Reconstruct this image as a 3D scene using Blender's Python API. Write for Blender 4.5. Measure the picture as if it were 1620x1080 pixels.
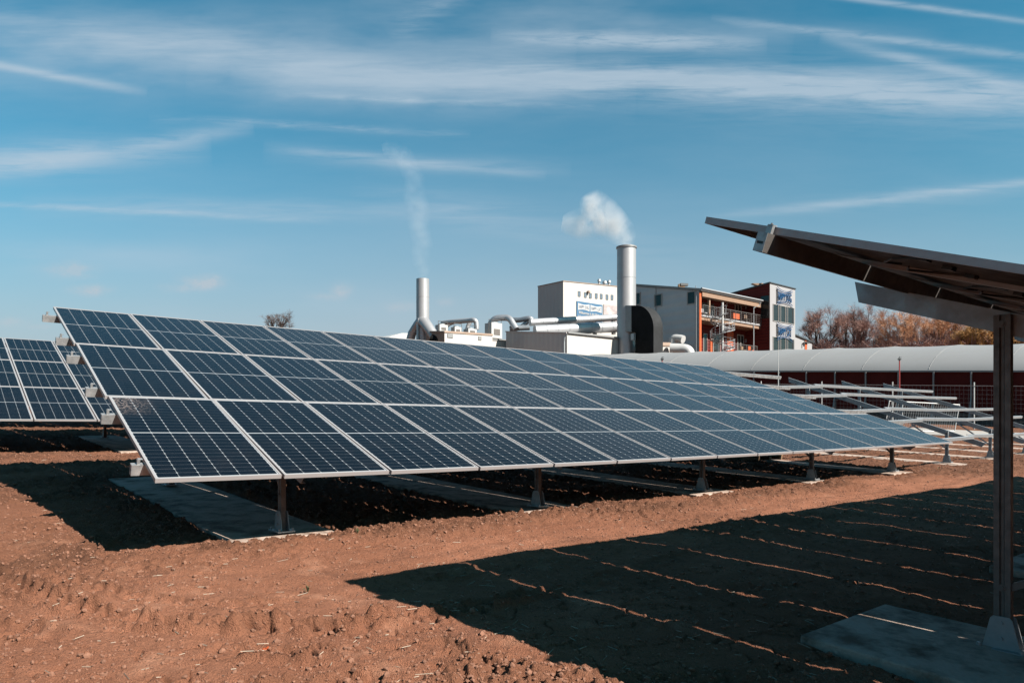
import bpy, math, random
import numpy as np
from mathutils import Vector, Matrix
R_ = math.radians
for o in list(bpy.data.objects): bpy.data.objects.remove(o)
SC = bpy.context.scene; COL = SC.collection
# ---------------------------------------------------------------- camera
F = 1133.9; HY = 672.5; CZ = 1.1
cam = bpy.data.cameras.new('camera'); camo = bpy.data.objects.new('camera', cam); COL.objects.link(camo)
camo.location = (0, 0, CZ); camo.rotation_euler = (R_(90), 0, 0)
cam.sensor_width = 36; cam.lens = F / 1620 * 36; cam.shift_y = (HY - 540) / 1620
cam.clip_start = .05; cam.clip_end = 3000; SC.camera = camo
# ---------------------------------------------------------------- exposure
SC.view_settings.view_transform = 'Standard'; SC.view_settings.look = 'None'
SC.view_settings.gamma = 1; SC.view_settings.exposure = 1.7
SC.cycles.use_denoising = True
SC.cycles.volume_step_rate = 1.0; SC.cycles.volume_max_steps = 256
SC.cycles.max_bounces = 8; SC.cycles.transparent_max_bounces = 16
# ---------------------------------------------------------------- sun
SUN_AZ, SUN_EL = 125, 39
sl = bpy.data.lights.new('sun', 'SUN'); sl.energy = 5.0; sl.angle = R_(.45); sl.color = (1, .93, .84)
so = bpy.data.objects.new('sun', sl); COL.objects.link(so)
sd = Vector((math.sin(R_(SUN_AZ)) * math.cos(R_(SUN_EL)), math.cos(R_(SUN_AZ)) * math.cos(R_(SUN_EL)), math.sin(R_(SUN_EL))))
so.rotation_euler = sd.to_track_quat('Z', 'Y').to_euler(); so.location = (20, -20, 30)
# ---------------------------------------------------------------- sky (world)
wd = bpy.data.worlds.new('World'); SC.world = wd; wd.use_nodes = True
nt = wd.node_tree; nt.nodes.clear(); L = nt.links
def nd(t, **k):
    n = nt.nodes.new(t)
    for a, b in k.items(): setattr(n, a, b)
    return n
def M(op, a, b=None, c=None, clamp=False):
    n = nd('ShaderNodeMath', operation=op, use_clamp=clamp)
    for i, x in enumerate((a, b, c)):
        if x is None: continue
        if isinstance(x, (int, float)): n.inputs[i].default_value = x
        else: L.new(x, n.inputs[i])
    return n.outputs[0]
sky = nd('ShaderNodeTexSky', sky_type='NISHITA', sun_disc=False, sun_elevation=R_(SUN_EL), sun_rotation=R_(SUN_AZ))
sky.altitude = 100; sky.air_density = 1.0; sky.dust_density = 1; sky.ozone_density = 4
tc = nd('ShaderNodeTexCoord'); sx = nd('ShaderNodeSeparateXYZ'); L.new(tc.outputs['Generated'], sx.inputs[0])
X_, Y_, Z_ = sx.outputs
yc = M('MAXIMUM', M('ABSOLUTE', Y_), .12)                           # gnomonic sky coordinates about due 'row' direction +Y
azn = M('DIVIDE', X_, yc)
eln = M('DIVIDE', Z_, yc)
def noise(sa, se, detail=4, rough=.55, off=0.0, dist=0.0):
    c = nd('ShaderNodeCombineXYZ'); L.new(M('MULTIPLY', azn, sa), c.inputs[0]); L.new(M('MULTIPLY', eln, se), c.inputs[1]); c.inputs[2].default_value = off
    n = nd('ShaderNodeTexNoise'); n.inputs['Scale'].default_value = 1; n.inputs['Detail'].default_value = detail
    n.inputs['Roughness'].default_value = rough; n.inputs['Distortion'].default_value = dist
    L.new(c.outputs[0], n.inputs['Vector']); return n.outputs[0]
warp = M('MULTIPLY', M('SUBTRACT', noise(3.2, 7, 3, .5, 3.1), .5), .05)
warpf = M('MULTIPLY', M('SUBTRACT', noise(22, 50, 3, .6, 8.1), .5), .012)
warp = M('ADD', warp, warpf)
fib = noise(7, 75, 6, .62, 1.7, .4)          # stretched cirrus fibres
fib2 = noise(16, 120, 5, .65, 5.3, .6)
soft = noise(4, 14, 4, .55, 9.2)
def ae(px, py):
    return (px - 810) / F, (HY - py) / F
def streak(p0, p1, w, inten, tex, lo=.25, hi=.7, ws=1.0, curve=0.0):
    (a0, e0), (a1, e1) = ae(*p0), ae(*p1); w = w / F
    Ln = math.hypot(a1 - a0, e1 - e0); dx, dy = (a1 - a0) / Ln, (e1 - e0) / Ln
    da = M('SUBTRACT', azn, a0); de = M('SUBTRACT', eln, e0)
    al = M('ADD', M('MULTIPLY', da, dx / Ln), M('MULTIPLY', de, dy / Ln))
    pe = M('SUBTRACT', M('MULTIPLY', de, dx), M('MULTIPLY', da, dy))
    pe = M('ADD', pe, M('MULTIPLY', warp, ws))
    if curve: pe = M('ADD', pe, M('MULTIPLY', M('MULTIPLY', al, M('SUBTRACT', 1.0, al)), curve / F * 4))
    t = M('DIVIDE', pe, w); g = M('POWER', 2.718, M('MULTIPLY', M('MULTIPLY', t, t), -1.0))
    e_ = M('SQRT', M('MULTIPLY', M('MULTIPLY', M('ADD', al, .01), 2.6, clamp=True), M('MULTIPLY', M('SUBTRACT', 1.01, al), 2.6, clamp=True)))
    mr = nd('ShaderNodeMapRange', interpolation_type='SMOOTHSTEP'); L.new(tex, mr.inputs[0])
    mr.inputs[1].default_value = lo; mr.inputs[2].default_value = hi
    return M('MULTIPLY', M('MULTIPLY', g, e_), M('MULTIPLY', mr.outputs[0], inten))
ST = [((-300, 60), (900, 104), 64, .70, soft, .15, .7, .5), ((-200, 20), (700, 118), 26, .40, fib, .2, .75, .8), ((380, 112), (2000, 172), 20, .95, fib, .05, .6, .45, -6),
      ((700, 122), (1900, 170), 42, .62, fib, .15, .75, .8), ((300, 130), (1000, 150), 34, .55, soft, .1, .7, .6), ((780, 62), (1210, 72), 13, .85, fib2, .10, .6, .5), ((-140, 80), (230, 146), 7, .75, fib, .0, .5, .25),
      ((-200, 262), (330, 236), 26, .70, fib, .1, .65, .5), ((-200, 290), (180, 246), 16, .5, fib, .1, .65, .3), ((180, 236), (400, 204), 12, .55, fib, .1, .6, .3), ((440, 148), (940, 170), 4.5, .5, fib2, .2, .7, .25), ((240, 188), (740, 212), 6, .42, fib2, .2, .75, .3),
      ((420, 234), (860, 278), 8, .55, fib, .15, .7, .3), ((420, 246), (900, 270), 14, .3, fib, .1, .7, .3), ((-120, 318), (520, 350), 5, .55, fib2, .1, .7, .12), ((40, 326), (800, 338), 16, .40, fib, .15, .7, .3),
      ((1120, 344), (1800, 270), 7, .6, fib, .1, .65, .2), ((1220, 330), (1700, 290), 16, .3, fib, .15, .7, .3), ((1200, -22), (1700, 44), 5, .65, fib2, .05, .6, .1), ((1300, 62), (1680, 158), 10, .6, fib, .1, .6, .3),
      ((1130, 30), (1720, 104), 7, .55, fib2, .1, .6, .25), ((1000, 40), (1500, 60), 16, .25, soft, .2, .7, .4), ((-100, 398), (460, 414), 24, .40, soft, .2, .7, .4), ((560, -10), (1250, 60), 46, .42, soft, .25, .8, .8),
      ((560, 300), (1100, 410), 26, .26, fib, .25, .7, .5), ((-60, 500), (900, 470), 30, .2, soft, .3, .7, .5), ((620, 60), (780, -60), 26, .3, fib2, .2, .7, .8)]
tot = None
for s in ST:
    o = streak(*s); tot = o if tot is None else M('ADD', tot, M('MULTIPLY', o, M('SUBTRACT', 1.0, M('MULTIPLY', tot, .6, clamp=True))))
bil = M('MULTIPLY', noise(2.2, 9.0, 6, .6, 13.0), .40)            # thin veil everywhere
bil = M('MULTIPLY', M('SUBTRACT', bil, .13, clamp=True), 1.0)
tot = M('MULTIPLY', M('ADD', tot, bil, clamp=True), M('MULTIPLY', M('ADD', Y_, .15), 4.0, clamp=True))   # clouds cut off behind the camera to lower the ambient light
tot = M('MULTIPLY', tot, M('ADD', .72, M('MULTIPLY', M('ADD', fib, fib2), .28)))
puff = None
pn = noise(42, 60, 5, .6, 21.0)
for (px, py, rx, ry, it) in [(110, 428, 42, 13, .55), (142, 459, 28, 9, .75), (322, 447, 34, 12, .8), (290, 455, 34, 8, .45), (540, 460, 16, 11, .75), (520, 470, 30, 7, .35),
                             (635, 485, 24, 9, .45), (18, 510, 26, 8, .4), (705, 478, 14, 8, .3), (65, 517, 24, 5, .25)]:
    a0, e0 = ae(px, py)
    u1 = M('DIVIDE', M('SUBTRACT', azn, a0), rx / F); v1 = M('DIVIDE', M('SUBTRACT', eln, e0), ry / F)
    d2 = M('ADD', M('MULTIPLY', u1, u1), M('MULTIPLY', v1, v1))
    d2 = M('ADD', d2, M('MULTIPLY', M('SUBTRACT', pn, .5), 3.0))
    g = M('MULTIPLY', M('POWER', 2.718, M('MULTIPLY', M('MAXIMUM', d2, 0.0), -1.3)), it)
    puff = g if puff is None else M('MAXIMUM', puff, g)
tint = nd('ShaderNodeMix', data_type='RGBA', blend_type='MULTIPLY'); tint.inputs[0].default_value = 1
L.new(sky.outputs[0], tint.inputs[6]); tint.inputs[7].default_value = (.19, .82, .77, 1)
hz = nd('ShaderNodeMix', data_type='RGBA')                       # thin haze low over the horizon
L.new(M('MULTIPLY', M('POWER', 2.718, M('MULTIPLY', M('POWER', M('DIVIDE', M('MAXIMUM', eln, 0.0), .26), 2.0), -1.0)), 1.0), hz.inputs[0]); L.new(tint.outputs[2], hz.inputs[6]); hz.inputs[7].default_value = (2.95, 3.05, 3.35, 1)
cl = nd('ShaderNodeMix', data_type='RGBA'); L.new(M('MULTIPLY', tot, .74), cl.inputs[0]); L.new(hz.outputs[2], cl.inputs[6]); cl.inputs[7].default_value = (3.05, 3.7, 4.3, 1)
cl2 = nd('ShaderNodeMix', data_type='RGBA'); L.new(M('MULTIPLY', puff, .8), cl2.inputs[0]); L.new(cl.outputs[2], cl2.inputs[6]); cl2.inputs[7].default_value = (3.3, 3.5, 3.8, 1)
bg = nd('ShaderNodeBackground'); L.new(cl2.outputs[2], bg.inputs[0]); bg.inputs[1].default_value = .05
wo = nd('ShaderNodeOutputWorld'); L.new(bg.outputs[0], wo.inputs[0])
# ---------------------------------------------------------------- materials
def mat(name, color, rough=.7, metal=0.0, var=0.0, vscale=3.0, bump=0.0, bscale=40.0, spec=.5, color2=None, aniso=(1, 1, 1), raw=False, lo=.3, hi=.7):
    m = bpy.data.materials.new(name); m.use_nodes = True; t = m.node_tree; n = t.nodes; l = t.links
    k = 1 if raw else (.66 if metal > .4 else .38)                                  # base colours scaled down so the raised exposure leaves shade darker
    color = tuple(v * k for v in color); color2 = tuple(v * k for v in color2) if color2 else None
    b = n['Principled BSDF']; b.inputs['Base Color'].default_value = (*color, 1); b.inputs['Roughness'].default_value = rough
    b.inputs['Metallic'].default_value = metal; b.inputs['Specular IOR Level'].default_value = spec
    if var or bump:
        c = n.new('ShaderNodeTexCoord'); mp = n.new('ShaderNodeMapping'); mp.inputs['Scale'].default_value = aniso; l.new(c.outputs['Object'], mp.inputs[0])
    if var:
        x = n.new('ShaderNodeTexNoise'); x.inputs['Scale'].default_value = vscale; x.inputs['Detail'].default_value = 6; x.inputs['Roughness'].default_value = .65; l.new(mp.outputs[0], x.inputs['Vector'])
        r = n.new('ShaderNodeMapRange'); l.new(x.outputs[0], r.inputs[0]); r.inputs[1].default_value = lo; r.inputs[2].default_value = hi
        mx = n.new('ShaderNodeMix'); mx.data_type = 'RGBA'; l.new(r.outputs[0], mx.inputs[0])
        c2 = color2 or tuple(v * (1 - var) for v in color)
        mx.inputs[6].default_value = (*c2, 1); mx.inputs[7].default_value = (*color, 1); l.new(mx.outputs[2], b.inputs['Base Color'])
        rr = n.new('ShaderNodeMapRange'); l.new(x.outputs[0], rr.inputs[0]); rr.inputs[1].default_value = .3; rr.inputs[2].default_value = .7
        rr.inputs[3].default_value = min(1, rough + .12); rr.inputs[4].default_value = max(0, rough - .08); l.new(rr.outputs[0], b.inputs['Roughness'])
    if bump:
        x = n.new('ShaderNodeTexNoise'); x.inputs['Scale'].default_value = bscale; x.inputs['Detail'].default_value = 5; l.new(mp.outputs[0], x.inputs['Vector'])
        bp = n.new('ShaderNodeBump'); bp.inputs['Strength'].default_value = bump; bp.inputs['Distance'].default_value = .02; l.new(x.outputs[0], bp.inputs['Height']); l.new(bp.outputs[0], b.inputs['Normal'])
    return m
def ribbed(name, color, rough, axis, period, var=.06, metal=0.0, **kw):
    """profiled sheet cladding: ribs along a direction in object space"""
    m = mat(name, color, rough, metal, var, .35, **kw); t = m.node_tree; n = t.nodes; l = t.links; b = n['Principled BSDF']
    c = n.new('ShaderNodeTexCoord'); d = n.new('ShaderNodeVectorMath'); d.operation = 'DOT_PRODUCT'; l.new(c.outputs['Object'], d.inputs[0]); d.inputs[1].default_value = axis
    s = n.new('ShaderNodeMath'); s.operation = 'MULTIPLY'; l.new(d.outputs['Value'], s.inputs[0]); s.inputs[1].default_value = 2 * math.pi / period
    q = n.new('ShaderNodeMath'); q.operation = 'SINE'; l.new(s.outputs[0], q.inputs[0])
    bp = n.new('ShaderNodeBump'); bp.inputs['Strength'].default_value = .45; bp.inputs['Distance'].default_value = .05; l.new(q.outputs[0], bp.inputs['Height']); l.new(bp.outputs[0], b.inputs['Normal'])
    return m
yaw = .87499
U = Vector((math.sin(yaw), math.cos(yaw), 0)); N = Vector((-math.cos(yaw), math.sin(yaw), 0)); UP = Vector((0, 0, 1))
tilt = .33787
Vs = (N * math.cos(tilt) + UP * math.sin(tilt)).normalized(); NP = U.cross(Vs)
O = Vector((-2.74931, 5.49316, -.42606 + CZ)); PW, PH = 1.05, 2.11285
MT = {}
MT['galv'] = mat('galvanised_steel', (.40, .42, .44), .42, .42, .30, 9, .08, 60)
MT['galv_dark'] = mat('dark_galvanised_steel', (.20, .18, .17), .5, .6, .35, 14, .1, 60)
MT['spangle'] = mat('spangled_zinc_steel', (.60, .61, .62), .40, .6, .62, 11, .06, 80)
MT['alu'] = mat('anodised_aluminium', (.66, .62, .62), .42, .30, .08, 30)
MT['backsheet'] = mat('panel_backsheet', (.045, .036, .032), .5, 0, .1, 8, spec=.12)
MT['black'] = mat('black_plastic', (.015, .015, .016), .45)
MT['concrete'] = mat('concrete', (.74, .56, .46), .9, 0, .5, 3.2, .6, 30, color2=(.20, .125, .085), lo=.36, hi=.56)
MT['wood'] = mat('raw_wood', (.42, .24, .12), .75, 0, .3, 6)
MT['wood_light'] = mat('light_spruce_boards', (.42, .25, .155), .7, 0, .2, 2)
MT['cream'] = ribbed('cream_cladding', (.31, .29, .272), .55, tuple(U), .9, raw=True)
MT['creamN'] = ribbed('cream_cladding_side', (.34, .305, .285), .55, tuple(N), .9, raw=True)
MT['trim'] = mat('grey_flashing', (.42, .42, .42), .5, .3, .1, 2)
MT['greyclad'] = ribbed('grey_cladding', (.28, .305, .32), .5, (0, 0, 1), 1.3, .12, raw=True)
MT['white'] = mat('white_plaster', (.46, .455, .47), .7, 0, .06, .8)
MT['redwall'] = ribbed('oxblood_cladding', (.20, .030, .026), .7, (0, 0, 1), .5, .15, spec=.12)
MT['orange'] = mat('orange_panel', (.75, .13, .02), .5, 0, .08, 2)
MT['glass'] = mat('window_glass', (.05, .05, .05), .12, 0, .3, 1.3, spec=.3)
MT['frame'] = mat('window_frame', (.50, .47, .44), .5)
MT['frame_dark'] = mat('dark_window_frame', (.05, .055, .06), .5)
MT['stack'] = mat('brushed_chimney_steel', (.40, .40, .41), .42, .45, .10, .5, .04, 6)
MT['duct'] = mat('duct_sheet_metal', (.42, .43, .45), .42, .5, .08, 1.0, .03, 3)
MT['whitecoat'] = mat('white_coated_metal', (.80, .80, .79), .5, .1, .06, 1)
MT['blackduct'] = mat('black_duct_sheet', (.010, .010, .011), .8, 0, .4, .8, spec=.15)
MT['blackduct_lit'] = mat('black_duct_lit', (.035, .037, .04), .7, 0, .3, .8, spec=.2)  # lighter copy for the sunlit faces, light put into the colour
MT['membrane'] = mat('grey_roof_membrane', (.42, .425, .43), .6, 0, .16, .25, .1, .6, aniso=(1, 1, 1))
MT['hallwall'] = mat('dark_red_hall_wall', (.15, .026, .023), .8, 0, .2, .4, spec=.08)
MT['plinth'] = mat('dusty_concrete_plinth', (.16, .14, .125), .85, 0, .4, 1.2)
MT['gravel'] = mat('pale_gravel', (.58, .54, .50), .9, 0, .25, 2.5, .5, 12)
MT['redpole'] = mat('red_painted_pole', (.50, .035, .03), .5)
MT['straw'] = mat('dry_straw', (.62, .50, .38), .8, 0, .3, 40)
MT['logo'] = mat('blue_sign_paint', (.022, .115, .30), .4)
MT['skyglass'] = mat('painted_sky_glass', (.22, .27, .33), .15)  # reflected sky painted in as a grey-blue base colour
MT['logo_dark'] = mat('sign_dark_edge', (.02, .02, .025), .5)  # near-black strip along the left end of each sign
MT['board'] = mat('blue_billboard', (.055, .20, .38), .55, 0, .05, 2)
MT['signwhite'] = mat('white_print', (.80, .79, .78), .6)
MT['signblue'] = mat('blue_print', (.05, .11, .22), .6)
MT['poster'] = mat('photo_poster_print', (.85, .74, .72), .6, 0, .5, .75, color2=(.42, .33, .33))
MT['beige'] = mat('beige_trim_and_shaded_wall', (.52, .37, .28), .7, 0, .1, 1)
MT['bark'] = mat('bark', (.075, .048, .036), .9, 0, .3, 3)
MT['twig_red'] = mat('reddish_twigs', (.66, .36, .29), .85, 0, .25, 1)
MT['twig_orange'] = mat('orange_twigs', (1.1, .55, .29), .85, 0, .3, 1)
MT['twig_gold'] = mat('golden_willow_twigs', (.75, .36, .09), .85, 0, .35, 1)
MT['twig_grey'] = mat('grey_brown_twigs', (.22, .15, .13), .85, 0, .25, 1)
MT['clod'] = mat('soil_clod', (.40, .18, .105), .95, 0, .35, 30)
MT['weed'] = mat('weed_leaf', (.10, .12, .035), .8, 0, .3, 20)
MT['tag'] = mat('orange_plastic', (.7, .12, .02), .6)
# solar cells: 6 x 24 half cells, white gaps, all in the panel's own coordinates
def cellmat(smear=False):
    m = bpy.data.materials.new('solar_cells'); m.use_nodes = True; t = m.node_tree; n = t.nodes; l = t.links; b = n['Principled BSDF']
    def mm(op, a, bb=None, cl=False):
        x = n.new('ShaderNodeMath'); x.operation = op; x.use_clamp = cl
        for i, v in enumerate((a, bb)):
            if v is None: continue
            if isinstance(v, (int, float)): x.inputs[i].default_value = v
            else: l.new(v, x.inputs[i])
        return x.outputs[0]
    c = n.new('ShaderNodeTexCoord'); s = n.new('ShaderNodeSeparateXYZ'); l.new(c.outputs['Object'], s.inputs[0])
    x, y = s.outputs[0], s.outputs[1]
    x0, x1, yc, half = .036, PW - .036, PH / 2, (PH / 2 - .038)
    cw = (x1 - x0) / 6; ch = (half - .009) / 12
    fx = mm('SUBTRACT', x, x0); px = mm('ABSOLUTE', mm('SUBTRACT', mm('FLOORED_MODULO', mm('ADD', fx, cw / 2), cw), cw / 2))   # distance to a column line
    ya = mm('SUBTRACT', mm('ABSOLUTE', mm('SUBTRACT', y, yc)), .009)
    py = mm('ABSOLUTE', mm('SUBTRACT', mm('FLOORED_MODULO', mm('ADD', ya, ch / 2), ch), ch / 2))
    colL = mm('MULTIPLY', mm('LESS_THAN', px, .0019), .62); rowL = mm('MULTIPLY', mm('LESS_THAN', py, .0011), .32)
    mid = mm('LESS_THAN', ya, 0.0)
    py2 = mm('ABSOLUTE', mm('SUBTRACT', mm('FLOORED_MODULO', mm('ADD', ya, ch), 2 * ch), ch))
    dia = mm('LESS_THAN', mm('ADD', px, py), .0100)
    edge = mm('MAXIMUM', mm('LESS_THAN', fx, 0.0), mm('GREATER_THAN', x, x1))
    edge = mm('MAXIMUM', edge, mm('GREATER_THAN', ya, half - .009))
    w = mm('MAXIMUM', mm('MAXIMUM', colL, rowL), mm('MAXIMUM', mid, mm('MAXIMUM', dia, edge)))
    bus = mm('ABSOLUTE', mm('SUBTRACT', mm('FLOORED_MODULO', fx, cw / 9), cw / 18))
    busl = mm('MULTIPLY', mm('GREATER_THAN', bus, cw / 18 - .0006), .05)
    w = mm('MAXIMUM', w, busl)
    no = n.new('ShaderNodeTexNoise'); no.inputs['Scale'].default_value = 1.7; no.inputs['Detail'].default_value = 3
    info = n.new('ShaderNodeObjectInfo'); va = n.new('ShaderNodeVectorMath'); va.operation = 'ADD'; l.new(c.outputs['Object'], va.inputs[0]); l.new(info.outputs['Location'], va.inputs[1]); l.new(va.outputs[0], no.inputs['Vector'])
    base = n.new('ShaderNodeMix'); base.data_type = 'RGBA'; l.new(no.outputs[0], base.inputs[0]); base.inputs[6].default_value = (.0012, .0018, .0032, 1); base.inputs[7].default_value = (.0022, .0032, .0052, 1)
    # dust: light, patchy
    dn = n.new('ShaderNodeTexNoise'); dn.inputs['Scale'].default_value = 2.6; dn.inputs['Detail'].default_value = 8; dn.inputs['Roughness'].default_value = .7; l.new(va.outputs[0], dn.inputs['Vector'])
    dr = n.new('ShaderNodeMapRange'); l.new(dn.outputs[0], dr.inputs[0]); dr.inputs[1].default_value = .52; dr.inputs[2].default_value = .85; dr.inputs[4].default_value = .018
    dout = dr.outputs[0]
    if smear:                                                      # dried mud spatter in the upper left corner of one module
        fn = n.new('ShaderNodeTexNoise'); fn.inputs['Scale'].default_value = 45; fn.inputs['Detail'].default_value = 5; l.new(c.outputs['Object'], fn.inputs['Vector'])
        fr_ = n.new('ShaderNodeMapRange'); l.new(fn.outputs[0], fr_.inputs[0]); fr_.inputs[1].default_value = .47; fr_.inputs[2].default_value = .62
        gx = mm('MULTIPLY', mm('SUBTRACT', .42, x), 3.0, True); gy = mm('MULTIPLY', mm('SUBTRACT', y, PH - .62), 2.2, True)
        dout = mm('MAXIMUM', dout, mm('MULTIPLY', mm('MULTIPLY', gx, gy), mm('MULTIPLY', fr_.outputs[0], .55)))
    dm = n.new('ShaderNodeMix'); dm.data_type = 'RGBA'; l.new(dout, dm.inputs[0]); l.new(base.outputs[2], dm.inputs[6]); dm.inputs[7].default_value = (.28, .22, .19, 1)
    mx = n.new('ShaderNodeMix'); mx.data_type = 'RGBA'; l.new(w, mx.inputs[0]); l.new(dm.outputs[2], mx.inputs[6]); mx.inputs[7].default_value = (.19, .20, .21, 1)
    l.new(mx.outputs[2], b.inputs['Base Color']); b.inputs['Roughness'].default_value = .13; b.inputs['IOR'].default_value = 1.19
    rr = n.new('ShaderNodeMapRange'); l.new(dn.outputs[0], rr.inputs[0]); rr.inputs[3].default_value = .08; rr.inputs[4].default_value = .26; l.new(rr.outputs[0], b.inputs['Roughness'])
    return m
MT['cells'] = cellmat(); MT['cells_smeared'] = cellmat(True)
def soilmat():
    m = bpy.data.materials.new('reddish_soil'); m.use_nodes = True; t = m.node_tree; n = t.nodes; l = t.links; b = n['Principled BSDF']
    b.inputs['Roughness'].default_value = .95; b.inputs['Specular IOR Level'].default_value = .12
    c = n.new('ShaderNodeTexCoord')
    def nz(sc, de, ro=.6):
        x = n.new('ShaderNodeTexNoise'); x.inputs['Scale'].default_value = sc; x.inputs['Detail'].default_value = de; x.inputs['Roughness'].default_value = ro; l.new(c.outputs['Object'], x.inputs['Vector']); return x.outputs[0]
    def mr(v, a, b_, c_=0, d=1):
        x = n.new('ShaderNodeMapRange'); l.new(v, x.inputs[0]); x.inputs[1].default_value = a; x.inputs[2].default_value = b_; x.inputs[3].default_value = c_; x.inputs[4].default_value = d; return x.outputs[0]
    def mixc(f, a, bb):
        x = n.new('ShaderNodeMix'); x.data_type = 'RGBA'; l.new(f, x.inputs[0])
        for i, v in ((6, a), (7, bb)):
            if isinstance(v, tuple): x.inputs[i].default_value = (*v, 1)
            else: l.new(v, x.inputs[i])
        return x.outputs[2]
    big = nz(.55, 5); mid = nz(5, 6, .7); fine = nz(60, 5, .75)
    c1 = mixc(mr(big, .35, .68), (.180, .074, .042), (.285, .126, .075))
    c2 = mixc(mr(mid, .40, .72), c1, (.180, .074, .042))
    c3 = mixc(mr(fine, .54, .66), c2, (.095, .040, .024))  # dark specks painted in for the small shadows between crumbs
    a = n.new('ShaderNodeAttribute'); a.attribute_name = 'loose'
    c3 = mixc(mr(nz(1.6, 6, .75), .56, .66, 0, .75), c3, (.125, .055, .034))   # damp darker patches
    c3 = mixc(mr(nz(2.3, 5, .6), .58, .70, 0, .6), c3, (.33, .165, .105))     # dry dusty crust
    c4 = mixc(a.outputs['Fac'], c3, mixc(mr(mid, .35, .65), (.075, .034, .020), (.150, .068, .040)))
    c5 = mixc(mr(nz(26, 3, .6), .70, .76), c4, (.24, .135, .085))
    l.new(c5, b.inputs['Base Color'])
    bp = n.new('ShaderNodeBump'); bp.inputs['Strength'].default_value = .9; bp.inputs['Distance'].default_value = .035
    ad = n.new('ShaderNodeMath'); ad.operation = 'ADD'; l.new(nz(38, 6, .7), ad.inputs[0]); l.new(nz(130, 3, .6), ad.inputs[1]); l.new(ad.outputs[0], bp.inputs['Height']); l.new(bp.outputs[0], b.inputs['Normal'])
    return m
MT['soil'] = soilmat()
# ---------------------------------------------------------------- object helpers
def props(o, label=None, cat=None, group=None, kind=None):
    if label: o['label'] = label
    if cat: o['category'] = cat
    if group: o['group'] = group
    if kind: o['kind'] = kind
    return o
def thing(name, loc, label, cat, group=None):
    o = bpy.data.objects.new(name, None); COL.objects.link(o); o.location = loc; o.empty_display_size = .3
    return props(o, label, cat, group)
WL = {}                                                            # world location of unrotated parents
def wl(o):
    p = Vector((0, 0, 0))
    while o is not None: p = p + o.location; o = o.parent
    return p
class MB:
    def __init__(s): s.v = []; s.f = []; s.mi = []
    def add(s, vs, fs, mi=0):
        k = len(s.v); s.v += [tuple(v) for v in vs]; s.f += [tuple(i + k for i in f) for f in fs]; s.mi += [mi] * len(fs); return s
    def box(s, o, a, b, c, mi=0):
        """corner o, edge vectors a,b,c (right-handed)"""
        o, a, b, c = map(Vector, (o, a, b, c))
        return s.add([o, o + a, o + a + b, o + b, o + c, o + a + c, o + a + b + c, o + b + c], [(3, 2, 1, 0), (4, 5, 6, 7), (0, 1, 5, 4), (1, 2, 6, 5), (2, 3, 7, 6), (3, 0, 4, 7)], mi)
    def cbox(s, c, a, b, d, mi=0):
        a, b, d = map(Vector, (a, b, d)); return s.box(Vector(c) - (a + b + d) / 2, a, b, d, mi)
    def tube(s, p0, p1, r0, r1=None, n=12, mi=0, cap=True):
        p0, p1 = Vector(p0), Vector(p1); r1 = r0 if r1 is None else r1; d = (p1 - p0).normalized()
        x = d.orthogonal().normalized(); y = d.cross(x); vs = []
        for p, r in ((p0, r0), (p1, r1)):
            for i in range(n):
                t = 2 * math.pi * i / n; vs.append(p + (x * math.cos(t) + y * math.sin(t)) * r)
        fs = [(i, (i + 1) % n, n + (i + 1) % n, n + i) for i in range(n)]
        if cap: fs += [tuple(range(n - 1, -1, -1)), tuple(range(n, 2 * n))]
        return s.add(vs, fs, mi)
    def path(s, pts, r, n=16, mi=0, cap=True):
        pts = [Vector(p) for p in pts]; m = len(pts); rr = r if isinstance(r, (list, tuple)) else [r] * m
        x = (pts[1] - pts[0]).orthogonal().normalized(); vs = []
        for k, p in enumerate(pts):
            d = (pts[min(k + 1, m - 1)] - pts[max(k - 1, 0)]).normalized(); x = (x - d * x.dot(d)).normalized(); y = d.cross(x)
            for i in range(n):
                t = 2 * math.pi * i / n; vs.append(p + (x * math.cos(t) + y * math.sin(t)) * rr[k])
        fs = [(k * n + i, k * n + (i + 1) % n, (k + 1) * n + (i + 1) % n, (k + 1) * n + i) for k in range(m - 1) for i in range(n)]
        if cap: fs += [tuple(range(n - 1, -1, -1)), tuple(range((m - 1) * n, m * n))]
        return s.add(vs, fs, mi)
    def prism(s, poly, ext, mi=0):
        """poly: 3-D points (counter-clockwise seen against ext), extruded by ext"""
        n = len(poly); e = Vector(ext); vs = [Vector(p) for p in poly] + [Vector(p) + e for p in poly]
        return s.add(vs, [tuple(range(n - 1, -1, -1)), tuple(range(n, 2 * n))] + [(i, (i + 1) % n, n + (i + 1) % n, n + i) for i in range(n)], mi)
    def build(s, name, m, parent=None, label=None, smooth=False, local=False, bevel=0):
        me = bpy.data.meshes.new(name); off = Vector((0, 0, 0)) if (parent is None or local) else wl(parent)
        me.from_pydata([(v[0] - off.x, v[1] - off.y, v[2] - off.z) for v in s.v], [], s.f)
        for x in (m if isinstance(m, (list, tuple)) else [m]): me.materials.append(MT[x] if isinstance(x, str) else x)
        me.polygons.foreach_set('material_index', s.mi)
        me.validate(); me.update()
        import bmesh
        bm = bmesh.new(); bm.from_mesh(me); bmesh.ops.recalc_face_normals(bm, faces=bm.faces); bm.to_mesh(me); bm.free()
        if smooth:
            me.polygons.foreach_set('use_smooth', [True] * len(me.polygons)); 
            try: me.set_sharp_from_angle(angle=R_(40))
            except Exception: pass
        o = bpy.data.objects.new(name, me); COL.objects.link(o)
        if parent is not None: o.parent = parent
        if bevel:
            bv = o.modifiers.new('bevel', 'BEVEL'); bv.width = bevel; bv.segments = 2
        if label: o['label'] = label
        return o
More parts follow.
